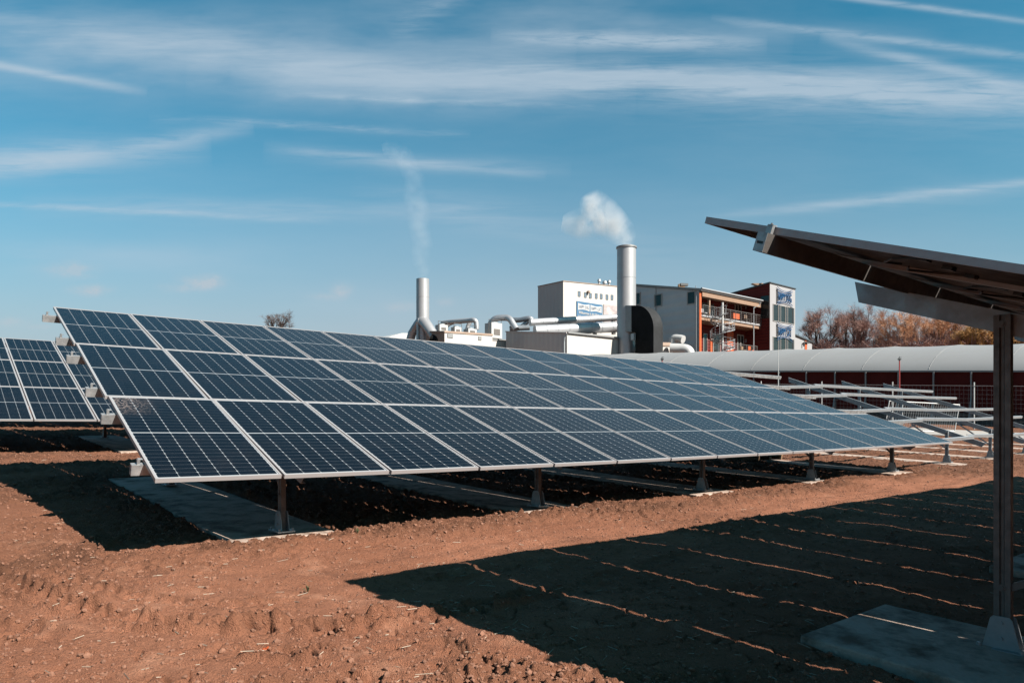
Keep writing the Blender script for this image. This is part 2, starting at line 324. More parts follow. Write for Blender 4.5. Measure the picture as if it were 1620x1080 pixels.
def arc(c, a, b, r, t0, t1, n):
    return [Vector(c) + Vector(a) * (r * math.cos(t0 + (t1 - t0) * i / n)) + Vector(b) * (r * math.sin(t0 + (t1 - t0) * i / n)) for i in range(n + 1)]
# ---------------------------------------------------------------- terrain
def sstep(x, a, b):
    t = np.clip((x - a) / (b - a), 0, 1); return t * t * (3 - 2 * t)
def gz0(s, t):
    s = np.asarray(s, float); t = np.asarray(t, float)
    return .05 * np.clip(s, -25, 75) + .0105 * np.clip(t - 14, 0, 70)
def st(x, y): return (x - O.x) * N.x + (y - O.y) * N.y, (x - O.x) * U.x + (y - O.y) * U.y
def gnd(x, y):
    s, t = st(x, y); return float(gz0(s, t))
def SP(s, t, h=0.0):
    """point at row offset s, run t, height h above the ground plane"""
    p = O + N * s + U * t; return Vector((p.x, p.y, float(gz0(s, t)) + h))
def pxg(px, py):
    """where the view line through a photo point meets the ground"""
    dx, dz = (px - 810) / F, (HY - py) / F; y = 3.0
    for _ in range(60):
        y = max(.5, min(400, y + ((CZ + dz * y) - gnd(dx * y, y)) / max(.02, -dz) * .6))
    return Vector((dx * y, y, gnd(dx * y, y)))
rng = np.random.RandomState(7)
GR = rng.rand(256, 256)
def vn(x, y, seed=0):
    x = x + seed * 17.3; y = y + seed * 9.7
    xi = np.floor(x).astype(int); yi = np.floor(y).astype(int); fx = x - xi; fy = y - yi; fx = fx * fx * (3 - 2 * fx); fy = fy * fy * (3 - 2 * fy)
    g = lambda a, b: GR[a & 255, b & 255]
    return (g(xi, yi) * (1 - fx) + g(xi + 1, yi) * fx) * (1 - fy) + (g(xi, yi + 1) * (1 - fx) + g(xi + 1, yi + 1) * fx) * fy - .5
def fbm(x, y, f, o, seed=0, g=.5):
    z = 0; a = 1
    for k in range(o): z = z + a * vn(x * f + y * f * .31, y * f - x * f * .31, seed + k); f *= 2.03; a *= g
    return z
def wor(x, y, f, seed=0):
    """clod-like cells: distance to the nearest jittered point"""
    x = x * f; y = y * f; xi = np.floor(x).astype(int); yi = np.floor(y).astype(int); best = np.full(x.shape, 9.0)
    for dx in (-1, 0, 1):
        for dy in (-1, 0, 1):
            a, b = xi + dx, yi + dy; jx = GR[(a + seed) & 255, b & 255]; jy = GR[b & 255, (a + seed * 3 + 7) & 255]
            best = np.minimum(best, (a + jx - x) ** 2 + (b + jy - y) ** 2)
    return np.sqrt(best)
# ---- tyre tracks (ground polylines)
TR = [([(-40, 905), (83, 952), (160, 968), (247, 983), (300, 987), (383, 987), (533, 990), (700, 972), (900, 925), (1150, 860), (1400, 800)], .10, .045),
      ([(60, 905), (127, 924), (213, 940), (300, 955), (367, 953), (480, 950), (620, 930), (820, 885), (1000, 845)], .09, .018),
      ([(420, 1110), (560, 1084), (620, 1072), (700, 1056), (816, 1033), (980, 990), (1200, 935)], .16, .030),
      ([(-60, 985), (70, 1000), (200, 1018), (330, 1028), (440, 1030), (560, 1036), (700, 1030)], .12, .028),
      ([(40, 1085), (200, 1068), (330, 1078), (480, 1100)], .12, .022)]
TRW = [([pxg(*p) for p in pl], w, d) for pl, w, d in TR]
SLABS = []                                                         # (s0,s1,t0,t1)
MAINT = [1.367, 4.709, 8.205, 11.67, 15.222]; FRT = [19.1, 22.4, 25.7]
for t in [MAINT[0] - .06] + MAINT[1:] + FRT + [29.0, 32.3]: SLABS.append((.62, 6.0, t - .52, t + .52))
RT = [3.46, 6.76, 10.06, 13.36, 16.6]
RS0 = -9.4
for t in RT: SLABS.append((-9.4, -3.80, t - .24 - .59, t - .24 + .59))
LT = [-.9 - 3.3 * k for k in range(4)]
for t in LT + [2.4, 5.7, 9.0]: SLABS.append((10.62, 16.2, t - .52, t + .52))
def relief(x, y):
    s, t = st(x, y); r = np.hypot(x, y)
    near = 1 - sstep(r, 25, 60)
    berm = np.exp(-((s - .15 - .12 * np.sin(t * 1.7) - .1 * np.sin(t * .63)) / .28) ** 2) * sstep(t, 1.2, 3)
    berm += .8 * np.exp(-((s - 9.9) / .5) ** 2) + .7 * np.exp(-((s - 19.5) / .6) ** 2)
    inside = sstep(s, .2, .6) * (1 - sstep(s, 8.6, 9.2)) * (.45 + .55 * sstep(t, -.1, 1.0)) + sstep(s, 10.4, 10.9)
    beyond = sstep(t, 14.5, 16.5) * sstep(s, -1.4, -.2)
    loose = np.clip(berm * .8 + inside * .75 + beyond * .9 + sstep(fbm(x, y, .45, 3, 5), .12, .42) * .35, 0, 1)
    w1 = wor(x + .05 * fbm(x, y, 6, 2, 9), y + .03 * fbm(x, y, 7, 2, 19), 9.5, 3); w2 = wor(x, y, 21, 8); w3 = wor(x + y * .2, y, 5.2, 12)
    road = np.exp(-((s + .75) / .75) ** 2) * sstep(t, -3, 0)
    patch = sstep(fbm(x, y, .75, 4, 11), .02, .26) * (1 - .85 * road)
    z = fbm(x, y, .6, 3, 1) * .05 + fbm(x, y, 2.6, 3, 2) * .018 * (1 - .4 * road)
    calm = 1 - .8 * sstep(-s, 1.0, 1.8) * sstep(t, 1.2, 2.2)
    loose = loose * calm; patch = patch * calm
    rough = np.clip(loose + patch, 0, 1)
    z += np.clip(.62 - w1, -.3, .6) * .060 * rough + np.clip(.6 - w2, -.25, .6) * (.006 + .030 * rough) + np.clip(.5 - w3, 0, .5) * .06 * loose * patch
    z += berm * .035 * (1 + fbm(x, y, 2.3, 3, 4))
    z += fbm(x, y, 12, 4, 6, .62) * (.008 + .026 * rough)
    # small torn edges scattered over the packed soil
    cr = 1 - sstep(np.abs(fbm(x, y, 3.3, 3, 41)), .0, .035); z -= cr * .026 * sstep(fbm(x, y, 1.3, 2, 43), -.08, .12) * (1 - .5 * road)
    z += road * .010 * np.sin(s * 15 + 1.5 * fbm(x, y, .5, 2, 45) * 6)
    # tracks
    for k, (pl, w, dep) in enumerate(TRW):
        L0 = 0.0; best = np.full(x.shape, 9.0); al = np.zeros(x.shape); sg = np.zeros(x.shape)
        for a, b in zip(pl[:-1], pl[1:]):
            d = np.array([b.x - a.x, b.y - a.y]); ln = math.hypot(*d); d /= ln
            q = (x - a.x) * d[0] + (y - a.y) * d[1]; c = np.clip(q, 0, ln); side = -(x - a.x) * d[1] + (y - a.y) * d[0]
            ds = np.hypot(x - a.x - c * d[0], y - a.y - c * d[1]); m = ds < best
            best = np.where(m, ds, best); al = np.where(m, L0 + c, al); sg = np.where(m, side, sg); L0 += ln
        fade = (.55 if k == 0 else .15) + (.45 if k == 0 else .85) * sstep(fbm(x, y, .9, 2, 20 + k), -.15, .10); fade = fade * (1 - .8 * sstep(t, 1.4, 2.4))
        rim = np.exp(-((best - w) / (.3 * w)) ** 2); core = 1 - sstep(best, w * .75, w * 1.1)
        ph = al / .125 + np.abs(sg) / w * .55 + .25 * fbm(x, y, 5, 2, 30)
        lug = sstep(np.abs((ph % 1) - .5), .20, .27)
        z = z + fade * (-core * dep * (.3 + 1.3 * lug) + rim * dep * (1.0 + 3.2 * fbm(x, y, 10, 3, 31)))
        loose = np.clip(loose + rim * .45 * fade, 0, 1)
    # ground packed flush round the slabs, a little lower inside their outline
    s = s + .10 * fbm(x, y, 3.1, 3, 51); t = t + .09 * fbm(x, y, 3.7, 3, 53)
    for (s0, s1, t0, t1) in SLABS:
        m = sstep(s, s0 - .10, s0 + .06) * (1 - sstep(s, s1 - .06, s1 + .1)) * sstep(t, t0 - .10, t0 + .06) * (1 - sstep(t, t1 - .06, t1 + .10))
        z = z * (1 - .9 * m) - .035 * m
    return z * near, np.clip(loose + .55 * patch, 0, 1)
def terrain():
    th_in = np.concatenate([np.arange(-52, 52.001, .115)]); th_out = np.concatenate([np.arange(-180, -52, 4.0), th_in, np.arange(53, 180, 4.0)])
    rr = [0.0]; r = 1.3
    rad = [1.3]
    while r < 900:
        k = .02 if r < 2.3 else (.0038 if r < 9 else (.0055 if r < 26 else (.012 if r < 60 else .05)))
        r *= 1 + k; rad.append(r)
    rad = np.array(rad); th = np.radians(th_out)
    A, Rr = np.meshgrid(th, rad); x = Rr * np.sin(A); y = Rr * np.cos(A)
    s, t = st(x, y); z = gz0(s, t); rl, lo = relief(x, y); z = z + rl
    nr, nc = x.shape; vs = np.stack([x, y, z], -1).reshape(-1, 3)
    idx = np.arange(nr * nc).reshape(nr, nc)
    a = idx[:-1, :]; b = idx[1:, :]
    q = np.stack([a, np.roll(a, -1, 1), np.roll(b, -1, 1), b], -1).reshape(-1, 4)[:, ::-1]
    vs = np.vstack([vs, [[0, 0, gnd(0, 0)]]]); c = len(vs) - 1
    tri = np.stack([idx[0, :], np.roll(idx[0, :], -1), np.full(nc, c)], -1)[:, ::-1]
    me = bpy.data.meshes.new('ground'); me.vertices.add(len(vs)); me.vertices.foreach_set('co', vs.astype(np.float32).ravel())
    loops = np.concatenate([q.ravel(), tri.ravel()]); me.loops.add(len(loops)); me.loops.foreach_set('vertex_index', loops.astype(np.int32))
    st_ = np.concatenate([np.arange(len(q)) * 4, len(q) * 4 + np.arange(len(tri)) * 3]); me.polygons.add(len(st_)); me.polygons.foreach_set('loop_start', st_.astype(np.int32))
    me.polygons.foreach_set('use_smooth', np.ones(len(st_), bool)); me.update(calc_edges=True); me.validate()
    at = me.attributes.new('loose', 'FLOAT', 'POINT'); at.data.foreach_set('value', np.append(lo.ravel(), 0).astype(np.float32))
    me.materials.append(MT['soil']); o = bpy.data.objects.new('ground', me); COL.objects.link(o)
    if me.polygons[0].normal.z < 0: me.flip_normals()
    return props(o, kind='structure')
terrain()
# pale gravel service path between the racks and the tall wire fence
def sheet(name, s0, s1, t0, t1, h, m, ns=60, nt_=3):
    mb = MB(); vs = []
    for i in range(ns + 1):
        for j in range(nt_ + 1):
            s = s0 + (s1 - s0) * i / ns; t = t0 + (t1 - t0) * j / nt_; vs.append(SP(s, t + .25 * math.sin(s * 1.3) * (1 if j in (0,) else 0), h))
    mb.add(vs, [(i * (nt_ + 1) + j, (i + 1) * (nt_ + 1) + j, (i + 1) * (nt_ + 1) + j + 1, i * (nt_ + 1) + j + 1) for i in range(ns) for j in range(nt_)])
    return props(mb.build(name, m), kind='structure')
sheet('gravel_path', -40, 70, 36, 45, .05, 'gravel')
# ---------------------------------------------------------------- solar tables
def panel_meshes():
    g = .0108; gy = .003; x0, x1, y0, y1 = g, PW - g, gy, PH - gy; lip = .015; d = .035
    f = MB()
    f.box((x0, y0, -d), (x1 - x0, 0, 0), (0, lip, 0), (0, 0, d)); f.box((x0, y1 - lip, -d), (x1 - x0, 0, 0), (0, lip, 0), (0, 0, d))
    f.box((x0, y0 + lip, -d), (lip, 0, 0), (0, y1 - y0 - 2 * lip, 0), (0, 0, d)); f.box((x1 - lip, y0 + lip, -d), (lip, 0, 0), (0, y1 - y0 - 2 * lip, 0), (0, 0, d))
    fo = f.build('solar_panel', 'alu'); c = MB(); e = .0
    c.add([(x0 + lip, y0 + lip, -.004), (x1 - lip, y0 + lip, -.004), (x1 - lip, y1 - lip, -.004), (x0 + lip, y1 - lip, -.004)], [(0, 1, 2, 3)], 0)
    c.add([(x0 + lip, y0 + lip, -.011), (x1 - lip, y0 + lip, -.011), (x1 - lip, y1 - lip, -.011), (x0 + lip, y1 - lip, -.011)], [(3, 2, 1, 0)], 1)
    co = c.build('cell_glass', ['cells', 'backsheet'])
    j = MB()
    for k in (.22, .5, .78): j.cbox((PW * k, PH / 2, -.020), (.06, 0, 0), (0, .045, 0), (0, 0, .018))
    for k, sg in ((.22, 1), (.78, -1)):
        j.path([(PW * k, PH / 2 + .03, -.02), (PW * k + .05 * sg, PH / 2 + .16, -.035), (PW * k + .16 * sg, PH / 2 + .24, -.05), (PW * k + .25 * sg, PH / 2 + .2, -.04)], .006, 6)
    jo = j.build('junction_box', 'black')
    r = (fo.data, co.data, jo.data)
    for o in (fo, co, jo): bpy.data.objects.remove(o)
    return r
PF, PC, PJ = panel_meshes()
def place_panel(parent, p00, p10, p01, name='solar_panel', jb=False, label=None):
    ax = (p10 - p00) / PW; ay = (p01 - p00) / PH; az = ax.cross(ay).normalized()
    o = bpy.data.objects.new(name, PF); COL.objects.link(o); o.parent = parent
    q = p00 - wl(parent); o.matrix_local = Matrix(((ax.x, ay.x, az.x, q.x), (ax.y, ay.y, az.y, q.y), (ax.z, ay.z, az.z, q.z), (0, 0, 0, 1)))
    c = bpy.data.objects.new('cell_glass', PC); COL.objects.link(c); c.parent = o
    if jb: c = bpy.data.objects.new('junction_box', PJ); COL.objects.link(c); c.parent = o
    if label:
        o['label'] = label; c.data = c.data.copy(); c.data.materials[0] = MT['cells_smeared']
    return o
DN = -NP
def purlin(parent, base, v, t0, t1, m='spangle', h=.092, w=.055, end=True, dv=Vs):
    """C-section beam along the row, hung below the panel plane; end face shows a slotted cap"""
    mb = MB(); th = .004; p0 = base + U * t0 + dv * v + DN * .038; ln = U * (t1 - t0)
    mb.box(p0 + DN * th, ln, dv * w, DN * -th); mb.box(p0 + DN * h, ln, dv * w, DN * -th); mb.box(p0 + DN * (h - th), ln, dv * th, DN * -(h - 2 * th))
    mb.box(p0 + DN * .02 + dv * (w - th), ln, dv * th, DN * -(.016)); mb.box(p0 + DN * (h - th) + dv * (w - th), ln, dv * th, DN * -(.016))
    o = mb.build('purlin', m, parent)
    if end:
        c = MB(); q = p0 - U * .0035
        c.box(q + DN * h, U * .003, dv * w, DN * -(h * .40)); c.box(q + DN * (h * .46), U * .003, dv * w, DN * -(h * .46))
        c.box(q + DN * (h * .6), U * .003, dv * w * .18, DN * -(h * .14)); c.box(q + DN * (h * .6) + dv * w * .8, U * .003, dv * w * .2, DN * -(h * .14))
        c.box(q + DN * h * .62 + U * .0034, U * .002, dv * w, DN * -(h * .18), 1)
        c.build('end_cap', ['spangle', 'black'], o)
        k = MB(); k.box(p0 + U * .038 + dv * .012, U * .022, dv * .03, NP * .040); k.box(p0 + U * .042 + dv * .012 + NP * .0405, U * .036, dv * .03, NP * .004); k.tube(p0 + U * .05 + dv * .027 + NP * .045, p0 + U * .05 + dv * .027 + NP * .052, .006, n=6)
        k.build('clamp', 'spangle', o)
    return o
def rafter(parent, base, t, v0, v1, h=.125, off=.131, m='galv', cut=.07):
    mb = MB(); p = base + U * t + DN * off; w = .045; th = .005
    poly = [p + Vs * (v0 + cut) + DN * h, p + Vs * (v1 - cut) + DN * h, p + Vs * v1, p + Vs * v0]
    mb.prism(poly, U * th)
    for q0, q1, dz in ((v0 + .002, v1 - .002, 0), (v0 + cut, v1 - cut, h - .004)):
        mb.box(p + Vs * q0 + DN * (dz + .004) + U * th, Vs * (q1 - q0), DN * -.004, U * w)
    return mb.build('rafter', m, parent)
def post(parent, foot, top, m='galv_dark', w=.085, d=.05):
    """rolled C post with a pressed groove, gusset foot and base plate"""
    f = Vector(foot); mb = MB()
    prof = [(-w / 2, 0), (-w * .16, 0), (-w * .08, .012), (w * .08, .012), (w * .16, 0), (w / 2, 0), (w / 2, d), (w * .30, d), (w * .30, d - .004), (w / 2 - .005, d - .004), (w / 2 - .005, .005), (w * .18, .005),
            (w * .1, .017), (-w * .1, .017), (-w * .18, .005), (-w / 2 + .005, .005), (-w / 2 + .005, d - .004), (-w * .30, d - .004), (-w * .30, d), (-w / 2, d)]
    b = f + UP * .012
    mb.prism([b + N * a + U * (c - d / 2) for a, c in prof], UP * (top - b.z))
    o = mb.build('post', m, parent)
    for hz in (top - .055, f.z + .36):
        bo = MB(); c = Vector((f.x, f.y, hz)) - U * (d / 2); bo.tube(c - U * .012, c - U * .0031, .013, n=6); bo.tube(c - U * .003, c + U * .001, .022, n=14)
        bo.build('bolt', 'galv_dark', o)
    g = MB()
    for sg in (-1, 1):
        q = f + U * (sg * (d / 2 + .008)) + UP * .012
        poly = [q - N * .095, q + N * .095, q + N * .055 + UP * .17, q + N * .04 + UP * .185, q - N * .04 + UP * .185, q - N * .055 + UP * .17]
        g.prism(poly if sg > 0 else poly, U * .006 * sg)
        for a in (.15, .06): c = q + UP * a + U * (sg * .006); g.tube(c, c + U * sg * .01, .011, n=6)
    g.build('gusset_plate', 'galv', o)
    bp = MB(); bp.cbox(f + UP * .006, U * .17, N * .24, UP * .012)
    for a in (-.105, .105):
        for c in (-.065, .065): q = f + N * a + U * c + UP * .012; bp.tube(q, q + UP * .022, .011, n=6)
    bp.build('base_plate', 'galv', o)
    return o
def brace(parent, a, b, m='galv_dark'):
    a, b = Vector(a), Vector(b); d = (b - a).normalized(); w = d.cross(U).normalized(); mb = MB()
    mb.cbox((a + b) / 2 - U * .003, b - a, w * .04, U * .004); mb.cbox((a + b) / 2 + w * .018 + U * .015, b - a, w * .004, U * .03); mb.build('brace', m, parent)
def slab(s0, s1, t, label, group, w=1.02, top=.014):
    a = SP(s0, t); b = SP(s1, t); c = (a + b) / 2; ax = (b - a); ln = ax.length; d = ax.normalized(); up = U.cross(d).normalized()
    if up.z < 0: up = -up
    mb = MB(); q = .012
    mb.cbox(c + up * (top - .075), U * w, d * ln, up * .15)
    o = mb.build('concrete_slab', 'concrete', bevel=.012)
    me = o.data; me.transform(Matrix.Translation(-c)); o.location = c
    return props(o, label, 'slab', group)
PV = [.2, .8, 1.2, 1.8, 2.2, 2.8]
def plane_z(base, s): return base.z + s * math.tan(tilt)
# --- main table, from the warped grid measured along the row
GU = [[0.013,1.028,2.068,3.122,4.184,5.251,6.319,7.386,8.45,9.51,10.566,11.615,12.658,13.695,14.724,15.745,16.759],[0.033,1.034,2.061,3.104,4.158,5.219,6.285,7.351,8.418,9.483,10.545,11.603,12.657,13.705,14.747,15.783,16.811],
      [0.063,1.05,2.064,3.096,4.142,5.196,6.257,7.322,8.388,9.455,10.521,11.584,12.645,13.701,14.753,15.799,16.84],[0.096,1.072,2.074,3.096,4.132,5.179,6.234,7.295,8.36,9.426,10.494,11.56,12.625,13.687,14.746,15.801,16.851]]
GV = [[0.035,-0.001,-0.023,-0.036,-0.041,-0.041,-0.037,-0.028,-0.017,-0.004,0.012,0.029,0.048,0.068,0.089,0.112,0.134],[2.167,2.135,2.113,2.097,2.086,2.08,2.077,2.077,2.079,2.083,2.089,2.096,2.105,2.115,2.125,2.137,2.149],
      [4.278,4.257,4.241,4.228,4.218,4.211,4.205,4.202,4.2,4.199,4.199,4.2,4.202,4.205,4.209,4.213,4.218],[6.364,6.356,6.35,6.345,6.341,6.337,6.333,6.331,6.328,6.326,6.324,6.323,6.322,6.321,6.32,6.319,6.319]]
main = thing('solar_table', SP(3, 8), 'large solar table filling the centre', 'solar table', 'rows of solar panels on steel posts')
main['label'] = 'large solar table filling the centre, three rows of dark blue panels with pale frames'
def gp(i, j): return O + U * GU[i][j] + Vs * GV[i][j]
for i in range(3):
    for j in range(16 if i == 0 else 15):
        lab = 'panel with a dusty smear in its upper left corner' if (i, j) == (0, 0) else None
        place_panel(main, gp(i, j), gp(i, j + 1), gp(i + 1, j), label=lab)
for k, pv in enumerate(PV):
    t1 = {5: 19.0, 4: 17.4, 3: 17.3, 2: 17.6, 1: 17.9, 0: 17.5}[k]
    purlin(main, O, pv * PH * .997, -.06, t1)
for t in MAINT:
    rafter(main, O, t, .30, 6.05)
    for s_ in (.80, 4.75):
        zt = plane_z(O, s_) - .135 / math.cos(tilt) - .01
        f = SP(s_, t - .03, .035); post(main, f, zt, w=.075)
        if s_ < 2: brace(main, Vector((f.x, f.y, zt - .30)) + N * .03, O + U * (t - .03) + Vs * 1.25 + DN * .2)
        else: brace(main, Vector((f.x, f.y, f.z + .42)) - N * .03, O + U * (t - .03) + Vs * 3.4 + DN * .2)
ORD = ['first', 'second', 'third', 'fourth', 'fifth', 'sixth', 'seventh', 'eighth']
for k, t in enumerate(MAINT):
    slab(.56, 6.0, t - (.06 if k == 0 else 0), 'long concrete slab carrying the %s front post from the left of the central solar table' % ORD[k], 'concrete slabs under the central table')
# --- regular tables
def regular(name, base, c0, c1, label, group, raf, jb=False, pm='spangle', posts=True, pstart=-.06, gs=0.0, rs=(.86, 4.75)):
    T = thing(name, Vector((base + U * ((c0 + c1) * PW / 2) + N * 3)).xyz, label, 'solar table', group); T.location.z = gnd(T.location.x, T.location.y)
    for i in range(3):
        for j in range(c0, c1):
            p = base + U * (j * PW) + Vs * (i * PH); place_panel(T, p, p + U * PW, p + Vs * PH, jb=jb)
    for pv in PV: purlin(T, base, pv * PH * .997, c0 * PW + pstart, c1 * PW + .1, pm)
    for t in raf:
        rafter(T, base, t, .30, 6.26, off=.122)
        if posts:
            for s_ in rs:
                zt = plane_z(base, s_) - .135 / math.cos(tilt) - .01; q = base + U * (t - .03) + N * s_; f = Vector((q.x, q.y, gnd(q.x, q.y) + .035)); post(T, f, zt)
                if s_ < 2: brace(T, Vector((f.x, f.y, zt - .30)) + N * .03, base + U * (t - .03) + Vs * 1.25 + DN * .2)
                else: brace(T, Vector((f.x, f.y, f.z + .36)) - N * .03, base + U * (t - .03) + Vs * 3.4 + DN * .2)
    return T
GRP = 'rows of solar panels on steel posts'
LB = O + N * 10.15 + U * .33 + UP * .535
regular('solar_table', LB, -12, 14, 'solar table at the left edge, standing in the row behind the central table', GRP, [t - .33 for t in LT + [2.4, 5.7, 9.0]])
for k, t in enumerate(([2.4] + LT)): slab(10.65, 16.2, t, 'concrete slab in the shade under the left solar table, %s from its right end' % ORD[k], 'concrete slabs under the left table')
L3 = O + N * 19.35 + U * .4 + UP * 1.0
regular('solar_table', L3, -14, 12, 'solar table hidden behind the left table, seen only by its shadow strip', GRP, [-1.2 - 3.3 * k for k in range(4)])
# --- right foreground table seen from below
TIPY = 3.80; TZ = CZ + (HY - 342) / F * TIPY
TIP = Vector(((1115 - 810) / F * TIPY, TIPY, TZ))
RB = TIP - Vs * (3 * PH)
sr, tr = st(RB.x, RB.y)
tpost = RT[0] - tr
RTB = regular('solar_table', RB, 0, 15, 'solar table at the right edge, seen from below, with dark underside', GRP, [t - tr for t in RT], jb=True, pm='galv_dark', rs=(1.1, 5.08))  # purlins take the darker steel, the underside's shade put into their colour
for k, t in enumerate(RT): slab(-9.4, -3.80, t - .24, 'concrete slab in the shade of the right foreground table, %s one along from the near left corner' % ORD[k] if k else 'broad stained concrete slab with lit stripes at the lower right, under the near steel post', 'concrete slabs under the right table', w=1.16, top=.045)
# --- unfinished rack
rack = thing('unfinished_rack', SP(3, 23), 'bare galvanised rack of rafters and purlins still without panels, right of the central table', 'mounting rack')
def t_at(px, s):
    r = (px - 810) / F; return (r * (O.y + N.y * s) - (O.x + N.x * s)) / (U.x - r * U.y)
def s_at(px, t):
    r = (px - 810) / F; return (r * (O.y + U.y * t) - (O.x + U.x * t)) / (N.x - r * N.y)
def rp(px, py, t):
    s = s_at(px, t); p = O + U * t + N * s; return Vector((p.x, p.y, CZ + (HY - py) / F * p.y)), s
RL = []
for t, a, b in ((19.1, (1527, 690), (1247, 597)), (22.4, (1568.6, 678.5), (1331, 602)), (25.7, (1570.6, 657.8), (1396.7, 606))):
    p0, s0 = rp(*a, t); p1, s1 = rp(*b, t); k = (p1.z - p0.z) / (s1 - s0)
    def line(s, p0=p0, s0=s0, k=k, t=t): q = O + U * t + N * s; return Vector((q.x, q.y, p0.z + k * (s - s0)))
    RL.append((t, line, s1))
def cbeam(parent, p0, p1, up, side, h, w, name, m, th=.004):
    p0, p1 = Vector(p0), Vector(p1); d = p1 - p0; up = Vector(up).normalized(); side = Vector(side).normalized(); mb = MB()
    mb.box(p0, d, side * th, up * -h); mb.box(p0, d, side * w, up * -th); mb.box(p0 - up * (h - th), d, side * w, up * -th)
    mb.box(p0 - up * .004 + side * (w - th), d, side * th, up * -.014); return mb.build(name, m, parent)
for t, ln, s1 in RL:
    a, b = ln(.15), ln(s1); d = (b - a).normalized(); up = U.cross(d).normalized(); mb = MB(); h = .125
    mb.prism([a + d * .07 - up * h, b - d * .07 - up * h, b, a], U * .005); mb.box(a + U * .005, d * (b - a).length, U * .045, up * -.004); mb.box(a + d * .07 - up * h + U * .005, d * ((b - a).length - .14), U * .045, up * .004)
    mb.build('rafter', 'galv', rack)
    for s_ in (1.03, 4.75):
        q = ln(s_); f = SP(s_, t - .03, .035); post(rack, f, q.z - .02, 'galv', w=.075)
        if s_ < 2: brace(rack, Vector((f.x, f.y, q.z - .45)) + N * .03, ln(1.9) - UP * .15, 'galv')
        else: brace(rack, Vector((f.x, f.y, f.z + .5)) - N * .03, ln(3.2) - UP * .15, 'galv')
for k, s_ in enumerate((4.38, 3.60, 2.40, 1.60, .40)):
    tends = [t_at(1477, 4.38)] * 5
    A, B, C = (ln(s_) for _, ln, _ in RL); A0 = O + N * s_ + U * 16.9; A0.z = plane_z(O, s_) - .04
    up = NP; hh = .074
    pts = [A0 + UP * 0.0, A + UP * (hh + .01)] ; cbeam(rack, pts[0], pts[1], up, Vs, hh, .055, 'purlin', 'galv')
    E_ = C + (C - B).normalized() * (tends[0] - 25.7)
    P2 = A + UP * (hh + .022) - U * .25 + Vs * .06
    cbeam(rack, P2, B + UP * (hh + .01), up, Vs, hh, .055, 'purlin', 'galv'); cbeam(rack, B + UP * (hh + .01) + U*.001, E_ + UP * (hh + .01), up, Vs, hh, .055, 'purlin', 'galv')
for k, t in enumerate(FRT + [29.0, 32.3]): slab(.45, 6.0, t, 'sunlit pale concrete slab strip right of the central table, %s from the left' % ORD[k], 'sunlit slabs at the unfinished rack')
# ---------------------------------------------------------------- pallet
pal = thing('wooden_pallet', SP(6.2, 18.4), 'small wooden pallet lying on the soil behind the central table', 'pallet')
pc = pxg(1190, 728)
mb = MB()
for k in range(3): mb.cbox(pc + U * (k - 1) * .5 + UP * .08, U * .12, N * 1.0, UP * .09)
mb.build('block_runner', 'wood', pal); mb = MB()
for k in range(5): mb.cbox(pc + N * (k - 2) * .22 + UP * .135, U * 1.2, N * .12, UP * .02)
mb.build('deck_board', 'wood', pal)
# ---------------------------------------------------------------- hall with curved roof
def P(px, Y): return Vector(((px - 810) / F * Y, Y, 0))
def zz(py, Y): return CZ + (HY - py) / F * Y
def hit(C, d, px):
    r = (px - 810) / F; return (r * C.y - C.x) / (d.x - r * d.y)
def XY(p, z): return Vector((p.x, p.y, z))
H0 = P(1601.5, 50.1); HT0, HT1 = -22.0, 46.0; SPAN = 16.0
def heave(tau): return zz(588, 50.1) + .0575 * tau
def hbase(tau): q = H0 + N * tau; return gnd(q.x, q.y) - .1
def hp(tau, w, z): q = H0 + N * tau + U * w; return Vector((q.x, q.y, z))
hall = thing('hall', XY(hp(0, 8, 0), 1.0), 'long low hall with curved grey membrane roof and dark red wall, right background', 'hall')
mb = MB(); vs = []; NSG, NT = 14, 68
def roofz(tau, f):
    x = 2 * f - 1; z = heave(tau) + 2.55 * max(0, 1 - abs(x) ** 2.1 * .995) ** .72
    ph = ((tau - .4) / 5.0) % 1.0; sag = -.07 * math.sin(math.pi * ph) * math.sin(math.pi * min(1, f * 1.02)) ; return z + sag
for i in range(NT * 3 + 1):
    tau = HT0 + (HT1 - HT0) * i / (NT * 3)
    for j in range(NSG + 1):
        f = (1 - math.cos(math.pi * j / NSG)) / 2; vs.append(hp(tau, f * SPAN, roofz(tau, f)))
mb.add(vs, [(i * (NSG + 1) + j, i * (NSG + 1) + j + 1, (i + 1) * (NSG + 1) + j + 1, (i + 1) * (NSG + 1) + j) for i in range(NT * 3) for j in range(NSG)])
mb.build('roof', 'membrane', hall, smooth=True)
for tau in [.4 + 5 * k for k in range(-4, 10)]:
    mb = MB(); mb.path([hp(tau, f * SPAN, roofz(tau, f) + .01) for f in [(1 - math.cos(math.pi * j / 20)) / 2 for j in range(1, 20)]], .015, 6); mb.build('roof_rib', 'membrane', hall, smooth=True)
mb = MB()
for (w, th) in ((.12, .15), (SPAN - .27, .15)):
    mb.add([hp(HT0, w, hbase(HT0)), hp(HT1, w, hbase(HT1)), hp(HT1, w, heave(HT1) + .12), hp(HT0, w, heave(HT0) + .12), hp(HT0, w + th, hbase(HT0)), hp(HT1, w + th, hbase(HT1)), hp(HT1, w + th, heave(HT1) + .12), hp(HT0, w + th, heave(HT0) + .12)],
           [(0, 1, 2, 3), (7, 6, 5, 4), (0, 4, 5, 1), (3, 2, 6, 7), (0, 3, 7, 4), (1, 5, 6, 2)])
for tau in (HT0 + .05, HT1 - .05):
    poly = [hp(tau, .3, hbase(tau))] + [hp(tau, f * SPAN, roofz(tau, f) - .03) for f in [.02 + .96 * k / 12 for k in range(13)]] + [hp(tau, SPAN - .3, hbase(tau))]
    mb.prism(poly, N * (.04 if tau < 0 else -.04))
